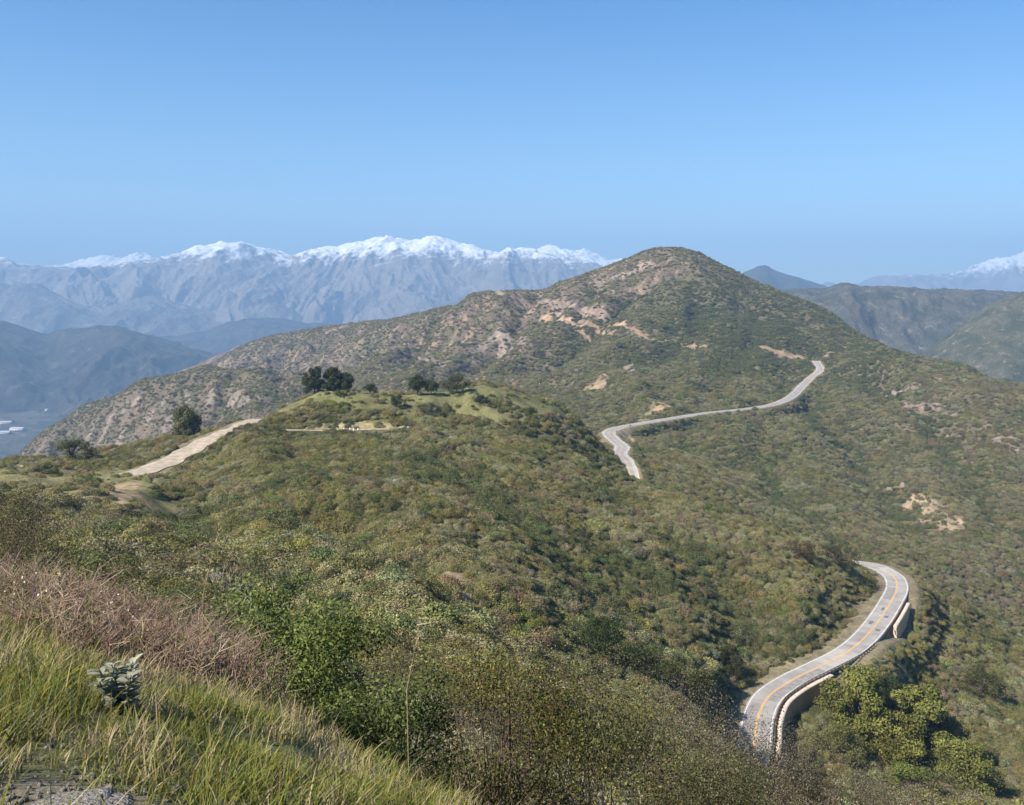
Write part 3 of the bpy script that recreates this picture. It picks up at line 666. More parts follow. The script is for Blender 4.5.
sc = [scatter(24, 62, .60, .8, 2.4, RNG), scatter(62, 150, .75, .7, 2.9, RNG), scatter(150, 420, .72, .65, 2.9, RNG), scatter(420, 800, .36, .9, 3.6, RNG), scatter(800, 1450, .13, 1.2, 4.4, RNG), scatter(1450, 2700, .06, 1.5, 4.6, RNG)]
sx_, sY, sz_, sr = [np.concatenate([s[k] for s in sc]) for k in range(4)]
n = len(sx_)
PAL = np.array([1.10, 1.13, 1.06]) * np.array([(.178, .160, .070), (.230, .205, .112), (.238, .222, .142), (.112, .116, .055), (.185, .135, .085), (.190, .180, .066), (.182, .156, .096)])
NAMES = ['olive', 'dull olive', 'grey-green', 'dark green', 'reddish brown', 'yellow-green', 'brownish']
sel = np.stack([fbm(sx_ / 26 + 9 * k, sY / 26, 3, 600 + k) * .9 + RNG.normal(size=n) * .22 for k in range(7)], 1)
sel += np.array([.16, .10, -.02, .06, -.20, -.08, -.02])
big_ = fbm(sx_ / 110, sY / 110, 3, 650) * sstep(60, 200, sY)
bw = sstep(450, 650, sY) * sstep(800, 930, CX + F * sx_ / sY) * (1 - .6 * sstep(900, 1100, sY)); sel[:, 6] += .28 * bw; sel[:, 4] += .12 * bw; sel[:, 1] += .12 * bw; sel[:, 5] -= .25 * bw
rk_ = rockiness(sx_, sY) * (sY > 900); sel[:, 6] += .5 * rk_; sel[:, 1] += .25 * rk_; sel[:, 3] -= .3 * rk_; sel[:, 5] -= .3 * rk_
sel[:, 3] += .6 * np.maximum(big_, 0) + .55 * gully(sx_, sY)[1]; sel[:, 0] += .3 * np.maximum(big_, 0); sel[:, 1] += .35 * np.maximum(-big_, 0); sel[:, 6] += .3 * np.maximum(-big_, 0)
# darker, greener shrub kinds on the right flank of the hill
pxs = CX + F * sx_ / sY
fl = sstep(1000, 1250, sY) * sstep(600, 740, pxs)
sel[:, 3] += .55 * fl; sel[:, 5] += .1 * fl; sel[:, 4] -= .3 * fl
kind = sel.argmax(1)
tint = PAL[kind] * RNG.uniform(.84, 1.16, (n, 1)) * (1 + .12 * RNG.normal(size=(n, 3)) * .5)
rot = RNG.uniform(0, 6.283, n); shp = RNG.integers(0, 8, n); sq = RNG.uniform(.7, 1.15, n); ax = RNG.uniform(.75, 1.4, n)
inview = (pxs > -20) & (pxs < 1044) & visible(sx_, sY, sz_ + 1.0 * sr, 0)
big = np.argsort(-(sr / sY) * inview)[:285]
bigset = np.zeros(n, bool); bigset[big] = True
first = {}
for i in big:
    o = obj('shrub', SHRUBS[shp[i]], None, (sx_[i], sY[i], sz_[i] - .08))
    o.scale = (sr[i] * ax[i], sr[i] / ax[i] ** .5, sr[i] * sq[i]); o.rotation_euler.z = rot[i]; o.color = (*tint[i], 1)
    first.setdefault(int(shp[i]), o)
    p = pxs[i]; where = 'left below the grassy meadow' if p < 260 else 'in the middle of the brushy slope' if p < 560 else 'on the slope left of the paved bend' if p < 760 else 'below the paved road on the right'
    size = 'large' if sr[i] > 1.35 else 'mid-sized' if sr[i] > 1.0 else 'small'
    tag(o, f'{size} rounded {NAMES[kind[i]]} shrub {where}', 'shrub', f'{NAMES[kind[i]]} shrubs on the near slope')

rest = ~bigset
def points_object(name, pts, attrs, protos, material=None):
    me = bpy.data.meshes.new(name); me.vertices.add(len(pts)); me.vertices.foreach_set('co', np.asarray(pts, np.float32).ravel())
    for k, (typ, data) in attrs.items():
        a = me.attributes.new(k, typ, 'POINT')
        a.data.foreach_set({'FLOAT_VECTOR': 'vector', 'FLOAT_COLOR': 'color', 'INT': 'value'}[typ], np.ascontiguousarray(data).ravel())
    o = obj(name, me)
    ng = bpy.data.node_groups.new(name + '_scatter', 'GeometryNodeTree')
    ng.interface.new_socket('Geometry', in_out='INPUT', socket_type='NodeSocketGeometry'); ng.interface.new_socket('Geometry', in_out='OUTPUT', socket_type='NodeSocketGeometry')
    A = lambda t: ng.nodes.new(t)
    gi, go, ip, jn = A('NodeGroupInput'), A('NodeGroupOutput'), A('GeometryNodeInstanceOnPoints'), A('GeometryNodeJoinGeometry')
    for p in protos:
        oi = A('GeometryNodeObjectInfo'); oi.inputs['Object'].default_value = p; oi.transform_space = 'ORIGINAL'
        sm = A('GeometryNodeSetMaterial'); g2 = A('GeometryNodeGeometryToInstance')
        if material:
            sm.inputs['Material'].default_value = material
            ng.links.new(oi.outputs['Geometry'], sm.inputs[0]); ng.links.new(sm.outputs[0], g2.inputs[0])
        else: ng.links.new(oi.outputs['Geometry'], g2.inputs[0])
        ng.links.new(g2.outputs[0], jn.inputs[0])
    def named(nm, t):
        q = A('GeometryNodeInputNamedAttribute'); q.data_type = t; q.inputs['Name'].default_value = nm; return q.outputs['Attribute']
    ng.links.new(gi.outputs[0], ip.inputs['Points']); ng.links.new(jn.outputs[0], ip.inputs['Instance'])
    ip.inputs['Pick Instance'].default_value = True
    ng.links.new(named('shape', 'INT'), ip.inputs['Instance Index'])
    e2r = A('FunctionNodeEulerToRotation'); ng.links.new(named('turn', 'FLOAT_VECTOR'), e2r.inputs[0]); ng.links.new(e2r.outputs[0], ip.inputs['Rotation'])
    ng.links.new(named('size', 'FLOAT_VECTOR'), ip.inputs['Scale'])
    ng.links.new(ip.outputs[0], go.inputs[0])
    md = o.modifiers.new('scatter', 'NODES'); md.node_group = ng
    return o
k = rest.sum()
col4 = np.ones((k, 4), np.float32); col4[:, :3] = tint[rest]
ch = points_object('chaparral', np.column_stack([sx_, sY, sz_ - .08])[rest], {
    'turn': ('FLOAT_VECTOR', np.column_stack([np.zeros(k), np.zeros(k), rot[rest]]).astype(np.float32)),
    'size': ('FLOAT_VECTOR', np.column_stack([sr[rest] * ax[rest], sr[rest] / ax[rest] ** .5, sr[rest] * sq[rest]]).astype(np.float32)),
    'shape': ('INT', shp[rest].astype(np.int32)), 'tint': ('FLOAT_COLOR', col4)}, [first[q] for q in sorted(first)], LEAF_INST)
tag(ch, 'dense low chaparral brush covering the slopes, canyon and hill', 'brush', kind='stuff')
print('chaparral', k)

# ------------------------------------------------------------------ trees
def crown_mesh(name, lumps, n, size, seed, m=None, jitter=.5, asp=.6):
    """lumps: (x, y, z, r, shade)"""
    rng = np.random.default_rng(seed); L = np.array(lumps, float)
    w = L[:, 3] ** 2; k = rng.choice(len(L), n, p=w / w.sum())
    d = rng.normal(size=(n, 3)); d /= np.linalg.norm(d, axis=1)[:, None]
    rr = rng.uniform(.55, 1.1, n); p = L[k, :3] + d * (L[k, 3] * rr)[:, None]
    v, f = leaves(p, d + rng.normal(size=p.shape) * jitter, size, asp, rng)
    lv = L[k, 4] * rng.uniform(.7, 1.3, n)
    c = np.repeat(np.column_stack([lv * rng.uniform(.93, 1.1, n), lv, lv * rng.uniform(.75, 1.1, n)]), 4, 0)
    return mesh_np(name, v, f, m or LEAF_OBJ, c)
def broadleaf(name, label, px, Y, h, w, col, seed, cat='tree', group=None, low=.15, n=7000, size=None, sink=0.0, py_base=None):
    rng = np.random.default_rng(seed); x = X(px, Y); z = h1(x, Y) - sink
    root = empty(name, (x, Y, z), label, cat, group)
    tm = MB(); hub = h * .3
    tm.tube([(0, 0, -.3), (.02 * h, 0, hub * .5), (0, .02 * h, hub)], [h * .035, h * .028, h * .022], 8)
    lumps = []
    nl = 38
    for q in range(nl):
        a = q * 2.399 + rng.uniform(-.4, .4); e = rng.uniform(0, 1)
        zz = h * (low + (1 - low) * (.10 + .78 * e)) * rng.uniform(.9, 1.08); rad = w * .5 * (.25 + .75 * math.sin(math.pi * min(1, .25 + .72 * e) ** 1.1)) * rng.uniform(.35, 1.05)
        c = np.array([math.cos(a) * rad, math.sin(a) * rad, zz]); r = rng.uniform(.075, .19) * min(w, h * 1.2)
        lumps.append((*c, r, rng.uniform(.68, 1.3)))
        mid = np.array([c[0] * .45, c[1] * .45, (hub + zz) * .5 + rng.uniform(-.05, .02) * h])
        tm.tube([(0, 0, hub * rng.uniform(.7, 1)), mid, c], [h * .014, h * .009, h * .003], 5)
    obj('trunk', tm.mesh('trunk', BARK), root)
    o = obj('crown', crown_mesh('crown', lumps, n, size or h * .022, seed), root); o.color = (*col, 1)
    return root
DKG = (.058, .070, .036); OAK = (.158, .168, .048); GRY = (.085, .09, .055)
G1 = 'dark trees on the meadow crest'
broadleaf('pine_tree', 'dark pine at the left end of the row on the meadow crest', 314, 402, 11.5, 9.5, DKG, 1, group=G1, low=.08, n=9000)
broadleaf('pine_tree', 'dark wide pine in the middle of the crest row, right of the leftmost one', 333, 404, 12.0, 8.5, DKG, 2, group=G1, low=.05, n=9000)
broadleaf('pine_tree', 'shorter dark pine leaning against the right side of the crest trio', 345, 406, 9.5, 7.5, (.065, .078, .04), 3, group=G1, low=.05)
broadleaf('tree', 'low round dark tree on the crest between the conifers and paired trees', 370, 403, 4.5, 6.5, DKG, 4, group=G1)
broadleaf('tree', 'taller dark tree of the close pair on the crest left of the green knoll', 417, 405, 8.5, 7.5, DKG, 5, group=G1)
broadleaf('tree', 'rounder dark tree of the close pair, right beside the taller one', 431, 407, 6.5, 7.0, (.066, .08, .042), 6, group=G1)
broadleaf('tree', 'low round grey-green tree at the left foot of the green knoll', 456, 412, 8.5, 12.5, GRY, 7, low=.05)
broadleaf('shrub', 'small round dark shrub on the right of the grey-green round tree', 480, 405, 4.0, 6.5, (.06, .068, .034), 8, 'shrub')
broadleaf('shrub', 'dark round shrub alone on the meadow below the paired trees', 397, 385, 5.0, 7.5, (.05, .055, .03), 9, 'shrub', low=.02)
broadleaf('shrub', 'pale grey-green spreading shrub right of the dark meadow shrub', 431, 383, 5.0, 12, (.095, .09, .062), 10, 'shrub', low=.02)
broadleaf('tree', 'soft pale olive tree standing alone beside the dirt road', 185, 372, 13.5, 11.5, (.15, .15, .075), 11, low=.03, n=9000)
broadleaf('shrub', 'wide olive shrub at the meadow edge left of the lone tree', 72, 348, 9.0, 14, (.115, .12, .06), 12, 'shrub', low=.02)
G2 = 'oaks below the paved bend'
broadleaf('oak_tree', 'broad yellow-green oak nearest to the retaining wall below the bend', 858, 240, 17, 17, OAK, 21, group=G2, n=14000, low=.03)
broadleaf('oak_tree', 'tallest yellow-green oak in the middle of the clump below the bend', 923, 243, 19, 16, OAK, 22, group=G2, n=15000, low=.03)
broadleaf('oak_tree', 'low yellow-green oak at the lower right end of the clump', 966, 228, 12, 15, OAK, 23, group=G2, n=10000, low=.02)
broadleaf('oak_tree', 'bright green low oak in front of the tallest one', 912, 220, 9, 14, (.15, .18, .046), 24, group=G2, n=9000, low=.02)
broadleaf('oak_tree', 'dark green oak behind the clump just below the grassy road verge', 887, 256, 10, 11, (.05, .062, .024), 25, group=G2, n=10000, low=.03)
broadleaf('oak_tree', 'yellow-green oak filling the middle of the clump between the broad and the tallest one', 890, 234, 14, 15, (.165, .165, .044), 26, group=G2, n=12000, low=.02)
broadleaf('oak_tree', 'dull olive oak low at the left end of the clump below the wall', 838, 226, 8, 12, (.13, .13, .05), 27, group=G2, n=9000, low=.02)
broadleaf('oak_tree', 'olive oak on the right flank of the clump, above the lowest one', 948, 246, 12, 13, (.16, .155, .05), 28, group=G2, n=10000, low=.02)
G3 = 'dark oak shrubs on the right slopes'
for q, (px, Y, h, w, col, lab) in enumerate([
    (983, 290, 9, 15, (.07, .075, .03), 'olive oak shrub low on the slope right of the oak clump'),
    (948, 500, 12, 16, (.075, .085, .034), 'round green oak shrub on the bare far slope above the road bend'),
    (992, 505, 11, 18, (.06, .075, .032), 'pair-forming green oak shrub at the right edge of the far slope'),
    (597, 176, 7.5, 11, (.048, .068, .022), 'dark green oak shrub in the hollow left of the road'),
    (642, 180, 7, 11, (.055, .068, .024), 'rounded dark shrub just below the hollow oak, nearer the road'),
    (686, 190, 8, 12, (.06, .066, .022), 'dark olive oak closest to the left end of the paved bend'),
    (727, 247, 7, 9, (.062, .062, .028), 'tall brown-olive oak casting shade on the left road bank'),
    (835, 325, 8, 14, (.06, .056, .03), 'dark brushy oak on the spur top beside the upper bend'),
    (800, 318, 6, 12, (.085, .06, .036), 'rusty brown shrub on the spur top left of the upper bend')]):
    broadleaf('oak_shrub', lab, px, Y, h, w, col, 60 + q, 'shrub', G3, low=.02, n=6000)

# ------------------------------------------------------------------ foreground bushes
def bush(name, label, px, Y, w, h, col, seed, leaf=.022, n=9000, lumps=30, group=None, mix=None, stems=26, stemcol=BARK, hollow=.55, cat='bush', jit=.7, extra=.06, asp=.55):
    rng = np.random.default_rng(seed); x = X(px, Y); z = h1(x, Y)
    root = empty(name, (x, Y, z), label, cat, group); tm = MB(); L = []
    for q in range(lumps):
        a = rng.uniform(0, 6.283); e = rng.random() ** .8; rad = w * .5 * math.sqrt(rng.random()) * (1 - .45 * e ** 2)
        zz = h * (.12 + .78 * e * (1 - .25 * (rad / (w * .5)) ** 2)); L.append((math.cos(a) * rad, math.sin(a) * rad, zz, rng.uniform(.10, .2) * min(w, h), rng.uniform(.55, 1.45)))
    L = np.array(L)
    for q in range(stems):
        t = L[rng.integers(len(L)), :3] + rng.normal(size=3) * .06
        b0 = np.array([rng.normal() * .08 * w, rng.normal() * .08 * w, -.1]); up = t + (t - b0) * rng.uniform(-.1, extra)
        mid = (b0 + up) / 2 + rng.normal(size=3) * .06 * h
        tm.tube([b0, mid, up], [.014, .009, .003], 4)
        for _ in range(3):
            s = mid + (up - mid) * rng.random(); tm.tube([s, s + rng.normal(size=3) * .06 * h + np.array([0, 0, .02 * h])], [.006, .002], 3)
    obj('stems', tm.mesh('stems', stemcol), root)
    k = rng.choice(len(L), n, p=L[:, 3] ** 2 / (L[:, 3] ** 2).sum()); d = rng.normal(size=(n, 3)); d /= np.linalg.norm(d, axis=1)[:, None]
    p = L[k, :3] + d * (L[k, 3] * rng.uniform(hollow, 1.12, n))[:, None]; p[:, 2] = np.maximum(p[:, 2], .02)
    v, f = leaves(p, d + np.array([0, 0, .4]) + rng.normal(size=p.shape) * jit, leaf, asp, rng)
    base = np.tile(np.array(col), (n, 1))
    if mix:
        for c2, amt in mix: sel_ = rng.random(n) < amt; base[sel_] = c2
    c = np.repeat(base * (L[k, 4] * rng.uniform(.65, 1.35, n))[:, None], 4, 0)
    obj('foliage', mesh_np('foliage', v, f, TWIG if False else GRASS, c), root)
    return root
GL = (.12, .15, .042)
bush('leafy_bush', 'leafy green bush with pale stems behind the grass, left of the other leafy bushes', 272, 11.5, 1.7, 2.15, GL, 301, .024, 7000, 34, mix=[((.13, .15, .05), .25)], stemcol=DEADWOOD, stems=34)
bush('leafy_bush', 'tall leafy green bush at the centre of the foreground clump', 325, 11.2, 1.9, 2.0, GL, 302, .024, 9000, 38, mix=[((.12, .14, .045), .25)], stems=30)
bush('leafy_bush', 'low dark leafy bush where the grass ends', 392, 10.2, 1.6, 1.5, (.075, .095, .03), 303, .022, 7500, 34, mix=[((.12, .14, .05), .2)])
bush('leafy_bush', 'yellow-green bush with red leaves at the bottom centre', 500, 11.5, 2.3, 2.5, (.115, .115, .032), 304, .02, 9000, 40, mix=[((.16, .085, .04), .2), ((.17, .17, .05), .2)], stemcol=BARK, stems=30, extra=.05)
bush('leafy_bush', 'sprawling yellow-green bush at the bottom right of the red-leaved one', 600, 12.0, 2.5, 2.4, (.10, .105, .032), 305, .02, 9000, 40, mix=[((.15, .09, .045), .1), ((.16, .165, .05), .2)], stems=30, extra=.05, stemcol=DEADWOOD)
BR = (.15, .122, .068)
bush('brown_bush', 'large brownish olive bush rising behind the red-leaved bush', 480, 20.0, 4.2, 4.7, BR, 311, .02, 15000, 60, mix=[((.10, .10, .045), .4), ((.19, .16, .11), .15)], stems=50)
bush('brown_bush', 'brown-grey bush right of the large brownish one', 580, 20.5, 4.0, 4.5, BR, 312, .02, 15000, 60, mix=[((.10, .095, .045), .35), ((.2, .17, .13), .2)], stems=50)
bush('brown_bush', 'grey-brown bush with bleached seed heads in the lower middle right', 668, 20, 3.6, 3.9, (.13, .11, .075), 313, .018, 24000, 80, mix=[((.21, .18, .14), .25), ((.09, .09, .045), .3)], stems=60)
bush('brown_bush', 'pinkish grey bush with pale seed heads below the road bend', 765, 18.5, 3.2, 2.7, (.13, .105, .075), 314, .017, 26000, 80, mix=[((.23, .195, .165), .28), ((.085, .085, .045), .3)], stems=60)
bush('brown_bush', 'low olive-brown bush in front of the pinkish grey one', 700, 15.5, 2.6, 1.9, (.105, .095, .05), 315, .018, 16000, 60, mix=[((.09, .10, .04), .35)], stems=40)
bush('brown_bush', 'dusty grey bush along the bottom edge right of centre', 850, 18.0, 3.0, 2.1, (.125, .105, .075), 316, .016, 12000, 45, mix=[((.22, .19, .16), .25), ((.09, .09, .045), .3)], stems=50)
bush('brown_bush', 'dusty grey bush at the bottom right corner', 950, 18.5, 2.8, 1.8, (.11, .095, .065), 317, .016, 10000, 45, mix=[((.09, .10, .045), .3)], stems=40)
bush('brown_bush', 'reddish brown bush in the hollow above the tall leafy bush', 400, 24, 3.8, 4.2, (.125, .085, .055), 318, .02, 13000, 50, mix=[((.10, .095, .05), .35)], stems=40)
bush('brown_bush', 'dark brown bush at the left edge above the dry brush', -2, 31, 4.4, 5.4, (.085, .07, .05), 319, .028, 12000, 50, mix=[((.07, .075, .035), .35)], stems=50)
bush('brown_bush', 'rusty brown bush just below the dark one at the left edge', 20, 20, 3.0, 3.2, (.13, .095, .055), 320, .02, 10000, 45, mix=[((.09, .10, .045), .3)], stems=50)
bush('brown_bush', 'olive bush behind the middle of the dry reddish brush', 150, 22, 3.6, 3.2, (.085, .085, .038), 321, .022, 11000, 45, mix=[((.12, .10, .06), .25)], stems=40)
bush('brown_bush', 'brown-olive bush between the dry brush and the leafy bushes', 235, 21, 3.2, 3.0, (.10, .088, .045), 322, .022, 11000, 45, mix=[((.08, .085, .035), .35)], stems=40)

# dry reddish brush: thickets of thin stems
def thicket(label, px, Y, w, h, col, seed, n=420):
    rng = np.random.default_rng(seed); x = X(px, Y); z = h1(x, Y); tm = MB()
    for q in range(n):
        a, b_ = rng.uniform(-.5, .5) * w, rng.uniform(-.4, .4) * w; zz = h1fast(x + a, Y + b_) - z
        hh = h * rng.uniform(.5, 1.15); lean = rng.normal(size=2) * .28 * hh
        c = (np.array(col) if rng.random() < .7 else np.array([(.36, .30, .19), (.16, .17, .06)][rng.integers(2)])) * rng.uniform(.5, 1.5) * np.array([1, rng.uniform(.85, 1.1), rng.uniform(.8, 1.2)])
        p0 = np.array([a, b_, zz - .03]); p1 = p0 + np.array([lean[0] * .4, lean[1] * .4, hh * .6]); p2 = p0 + np.array([lean[0], lean[1], hh])
        tm.tube([p0, p1, p2], [.0045, .0035, .0015], 3, c)
        for _ in range(4):
            s = p1 + (p2 - p1) * rng.uniform(-.4, 1); e = s + np.array([rng.normal() * .09, rng.normal() * .09, rng.uniform(.03, .13)]); tm.tube([s, e], [.003, .0015], 3, c * 1.1)
    o = obj('dry_brush', tm.mesh('dry_brush', TWIG), None, (x, Y, z)); return tag(o, label, 'dry brush', 'dry reddish brush along the grass crest')
_hc = {}
def h1fast(x, y):
    k_ = (round(x * 3), round(y * 3))
    if k_ not in _hc: _hc[k_] = h1(k_[0] / 3, k_[1] / 3)
    return _hc[k_]
RB = (.27, .19, .14)
for q, (px, Y, w, h, lab) in enumerate([
    (-20, 9.2, 1.6, .55, 'dry brown stems at the left picture edge above the grass'),
    (28, 9.8, 1.5, .58, 'dry brown stems next to the left edge, under the rusty bush'),
    (75, 9.4, 1.4, .55, 'dense dry reddish stems above the tallest grass on the left'),
    (112, 9.6, 1.4, .5, 'dry pinkish stems directly above the grey leafy plant'),
    (150, 9.4, 1.4, .55, 'thick dry reddish stems right of the grey leafy plant'),
    (188, 9.6, 1.3, .6, 'dry red-brown stems left of the leafy bushes'),
    (60, 8.0, 1.4, .36, 'short dry pale stems in the upper grass on the left'),
    (130, 7.8, 1.3, .36, 'short dry pinkish stems just behind the grey leafy plant'),
    (205, 8.2, 1.2, .5, 'dry stems mixed with grass at the foot of the leafy bushes')]):
    thicket(lab, px, Y - .4, w, h * .82, RB, 400 + q, 230)

# ------------------------------------------------------------------ grass
def grass():
    rng = np.random.default_rng(5); n = 150000
    px = rng.uniform(-260, 640, n); Y = 2.0 + 7.8 * rng.random(n) ** .8; x = X(px, Y)
    lim = np.interp(px, [-260, 0, 150, 300, 420, 640], [9.6, 9.4, 8.9, 7.9, 7.0, 6.2]); clump = fbm(x / .35, Y / .35, 3, 701)
    rockd = np.hypot((x - X(60, 3.45)) / .42, (Y - 3.45) / .3)
    wp = np.hypot((x - X(121, 5.0)) / .10, (Y - 4.86) / .2) > 1
    keep = wp & (Y < lim) & (rng.random(n) < np.clip(.62 + 1.7 * clump, .04, 1)) & (rockd > 1.0 + .2 * rng.normal(size=n))
    x, Y, px = x[keep], Y[keep], px[keep]; n = len(x); z = H(x, Y)
    tall = np.clip(1 + .9 * fbm(x / .8, Y / .8, 3, 703), .35, 1.8)
    h = rng.gamma(6, .0195, n) * tall * (.8 + .4 * (px < 60)); wd = rng.uniform(.0018, .004, n)
    a = rng.uniform(0, 6.283, n); lean = h * rng.uniform(.1, 1.1, n); lx, ly = np.cos(a) * lean + .05 * h, np.sin(a) * lean
    fx, fy = -np.sin(a + rng.normal(size=n) * .5), np.cos(a)
    V = []
    for t, ww in ((0, 1.), (.4, .9), (.75, .6), (1, .05)):
        cx_ = x + lx * t * t; cy_ = Y + ly * t * t; cz = z - .02 + h * (t - .22 * t * t * (lean / h))
        for sg in (-1, 1): V.append(np.column_stack([cx_ + sg * fx * wd * ww, cy_ + sg * fy * wd * ww, cz]))
    V = np.stack(V, 1).reshape(-1, 3)
    b0 = np.arange(n)[:, None] * 8
    Fc = np.concatenate([b0 + np.array([[0, 1, 3, 2]]), b0 + np.array([[2, 3, 5, 4]]), b0 + np.array([[4, 5, 7, 6]])])
    dry = np.clip(.33 + 1.5 * fbm(x / .9, Y / .9, 3, 705) + .10 * (Y - 5.5), .04, .95)
    isd = rng.random(n) < dry
    g = np.array([(.165, .182, .052)]) * rng.uniform(.6, 1.4, (n, 1)) * np.column_stack([rng.uniform(.8, 1.35, n), np.ones(n), rng.uniform(.6, 1.2, n)])
    d_ = np.array([(.40, .32, .185)]) * rng.uniform(.5, 1.25, (n, 1))
    c = np.where(isd[:, None], d_, g); c = np.repeat(c, 8, 0)
    o = obj('grass', mesh_np('grass', V, Fc, GRASS, c)); tag(o, 'green and straw coloured wild grass on the foreground slope', 'grass', kind='stuff')
grass()
# tall seeding stalks standing out of the grass
def stalk(label, px, Y, h, seed, col=(.33, .26, .15)):
    rng = np.random.default_rng(seed); x = X(px, Y); z = h1(x, Y); tm = MB()
    p = [(0, 0, -.02), (rng.normal() * .02, rng.normal() * .02, h * .5), (rng.normal() * .06, rng.normal() * .06, h)]
    tm.tube(p, [.0035, .003, .0012], 4, col)
    for k_ in range(16):
        t = .6 + .4 * k_ / 16; q = np.array([np.interp(t, [0, .5, 1], [pp[j] for pp in p]) for j in range(3)])
        tm.tube([q, q + np.array([rng.normal() * .02, rng.normal() * .02, .025]), q + np.array([rng.normal() * .03, rng.normal() * .03, .045])], [.002, .004, .001], 4, np.array(col) * rng.uniform(.9, 1.5))
    tag(obj('seed_stalk', tm.mesh('seed_stalk', TWIG), None, (x, Y, z)), label, 'plant', 'seed stalks above the grass')
stalk('tall pale seed stalk standing in front of the low dark leafy bush', 409, 7.0, 1.35, 801)
stalk('thin seed stalk rising before the dry red-brown stems', 202, 8.6, 1.3, 804); stalk('pale bent seed stalk at the left among the grass', 66, 7.2, .6, 805)

# grey leafy plant (a woolly sage-like rosette)
def woolly():
    px, Y = 121, 5.0; x = X(px, Y); z = h1(x, Y); rng = np.random.default_rng(9)
    root = empty('woolly_plant', (x, Y, z), 'grey woolly broad-leaved plant standing in the green grass', 'plant')
    sm = MB(); stemcol = (.2, .21, .16); lm = MB()
    for s in range(7):
        top = np.array([rng.normal() * .075, rng.normal() * .06, rng.uniform(.24, .36)]); b_ = np.array([rng.normal() * .015, rng.normal() * .015, -.02])
        sm.tube([b_, (b_ + top) / 2 + rng.normal(size=3) * .01, top], [.007, .006, .004], 5, stemcol)
        for k_ in range(30):
            t = .08 + .94 * k_ / 30; q = b_ + (top - b_) * t; a = k_ * 2.4 + rng.normal() * .3; L_ = rng.uniform(.065, .11) * (1.1 - .35 * t)
            out = np.array([math.cos(a), math.sin(a), rng.uniform(.15, .9)]); out /= np.linalg.norm(out); sd = np.cross(out, (0, 0, 1.)); sd /= np.linalg.norm(sd); up = np.cross(sd, out)
            w_ = L_ * .25; vs = []
            for tt, ww, dr in ((0, .25, 0), (.3, .9, .01), (.6, 1, .0), (.85, .6, -.01), (1, .05, -.02)):
                c = q + out * L_ * tt + np.array([0, 0, dr * L_ * 6 * tt])
                vs += [c - sd * w_ * ww + up * .18 * w_ * ww, c, c + sd * w_ * ww + up * .18 * w_ * ww]
            f = [(3 * r + j, 3 * r + j + 1, 3 * r + 4 + j, 3 * r + 3 + j) for r in range(4) for j in (0, 1)]
            lm.add(vs, f, np.array((.31, .31, .235)) * rng.uniform(.75, 1.25))
    root.scale = (.88, .88, .8)
    obj('stems', sm.mesh('stems', TWIG), root); obj('leaves', lm.mesh('leaves', GRASS, smooth=True), root)
woolly()
# gravelly boulder at the lower left corner
def rock_mesh(name, seed, sub=5, m=None, rough=.25):
    import bmesh
    bm = bmesh.new(); bmesh.ops.create_icosphere(bm, subdivisions=sub, radius=1)
    v = np.array([q.co[:] for q in bm.verts]); f = np.array([[q.index for q in fa.verts] for fa in bm.faces]); bm.free()
    d = 1 + rough * fbm(v[:, 0] * 1.3 + 7 * seed, v[:, 1] * 1.3 + v[:, 2] * 1.7, 3, seed) + rough * .5 * fbm(v[:, 0] * 4 + v[:, 2] * 3, v[:, 1] * 4 - v[:, 2] * 2, 4, seed + 1) + rough * .25 * fbm(v[:, 0] * 13 + v[:, 2] * 9, v[:, 1] * 13 - v[:, 2] * 7, 3, seed + 2)
    return mesh_np(name, v * d[:, None], f, m, None, smooth=sub < 4 and False)
GRAV = plain('gravel_stone', (.20, .18, .155), .95, 60, .5, .8); STONE = plain('outcrop_stone', (.235, .175, .128), .95, .5, .3, .5)
BOULDERS = []
for px, Y, sx, sy, sz, sd, lab in [(62, 3.38, .22, .15, .045, 1, 'grey gravelly boulder half sunk in the lower left corner'), (108, 3.3, .2, .14, .045, 2, 'smaller flat grey stone right of the corner boulder')]:
    x = X(px, Y); o = obj('boulder', rock_mesh('boulder', sd, 6, GRAV, .3), None, (x, Y, h1(x, Y) + .01)); o.scale = (sx, sy, sz); o.rotation_euler.z = .3 * sd; BOULDERS.append(o)
    tag(o, lab, 'boulder', 'stones in the lower left corner')
# small pale flowers sprinkled through the upper grass: part of the grass cover
def gravel():
    rng = np.random.default_rng(77); n = 1500; x = -1.62 + rng.normal(size=n) * .5; Y = 3.3 + rng.normal(size=n) * .32; m_ = (Y > 2.6) & (Y < 4.6); x, Y = x[m_], Y[m_]; n = len(x); z = H(x, Y)
    q = rng.gamma(2, .0038, n) + .003; o = points_object('gravel', np.column_stack([x, Y, z]), {'turn': ('FLOAT_VECTOR', rng.uniform(0, 6.28, (n, 3)).astype(np.float32)), 'size': ('FLOAT_VECTOR', np.column_stack([q, q * .8, q * .6]).astype(np.float32)), 'shape': ('INT', rng.integers(0, 2, n).astype(np.int32))}, BOULDERS)
    tag(o, 'loose grey gravel around the corner boulder', 'gravel', kind='stuff')
gravel()
def flowers():
    rng = np.random.default_rng(15); n = 70; px = rng.uniform(-20, 150, n); Y = rng.uniform(7, 9.0, n); x = X(px, Y); z = H(x, Y) + rng.uniform(.2, .45, n)
    v, f = leaves(np.column_stack([x, Y, z]), rng.normal(size=(n, 3)), .009, .9, rng)
    v2, f2 = leaves(np.column_stack([x, Y, z]), rng.normal(size=(n, 3)), .009, .9, rng); mm = MB(); mm.add(v, f, (.62, .58, .48)); mm.add(v2, f2, (.62, .58, .48))
    tag(obj('wildflowers', mm.mesh('wildflowers', TWIG)), 'tiny pale dry flower heads scattered through the upper grass', 'flowers', kind='stuff')
flowers()

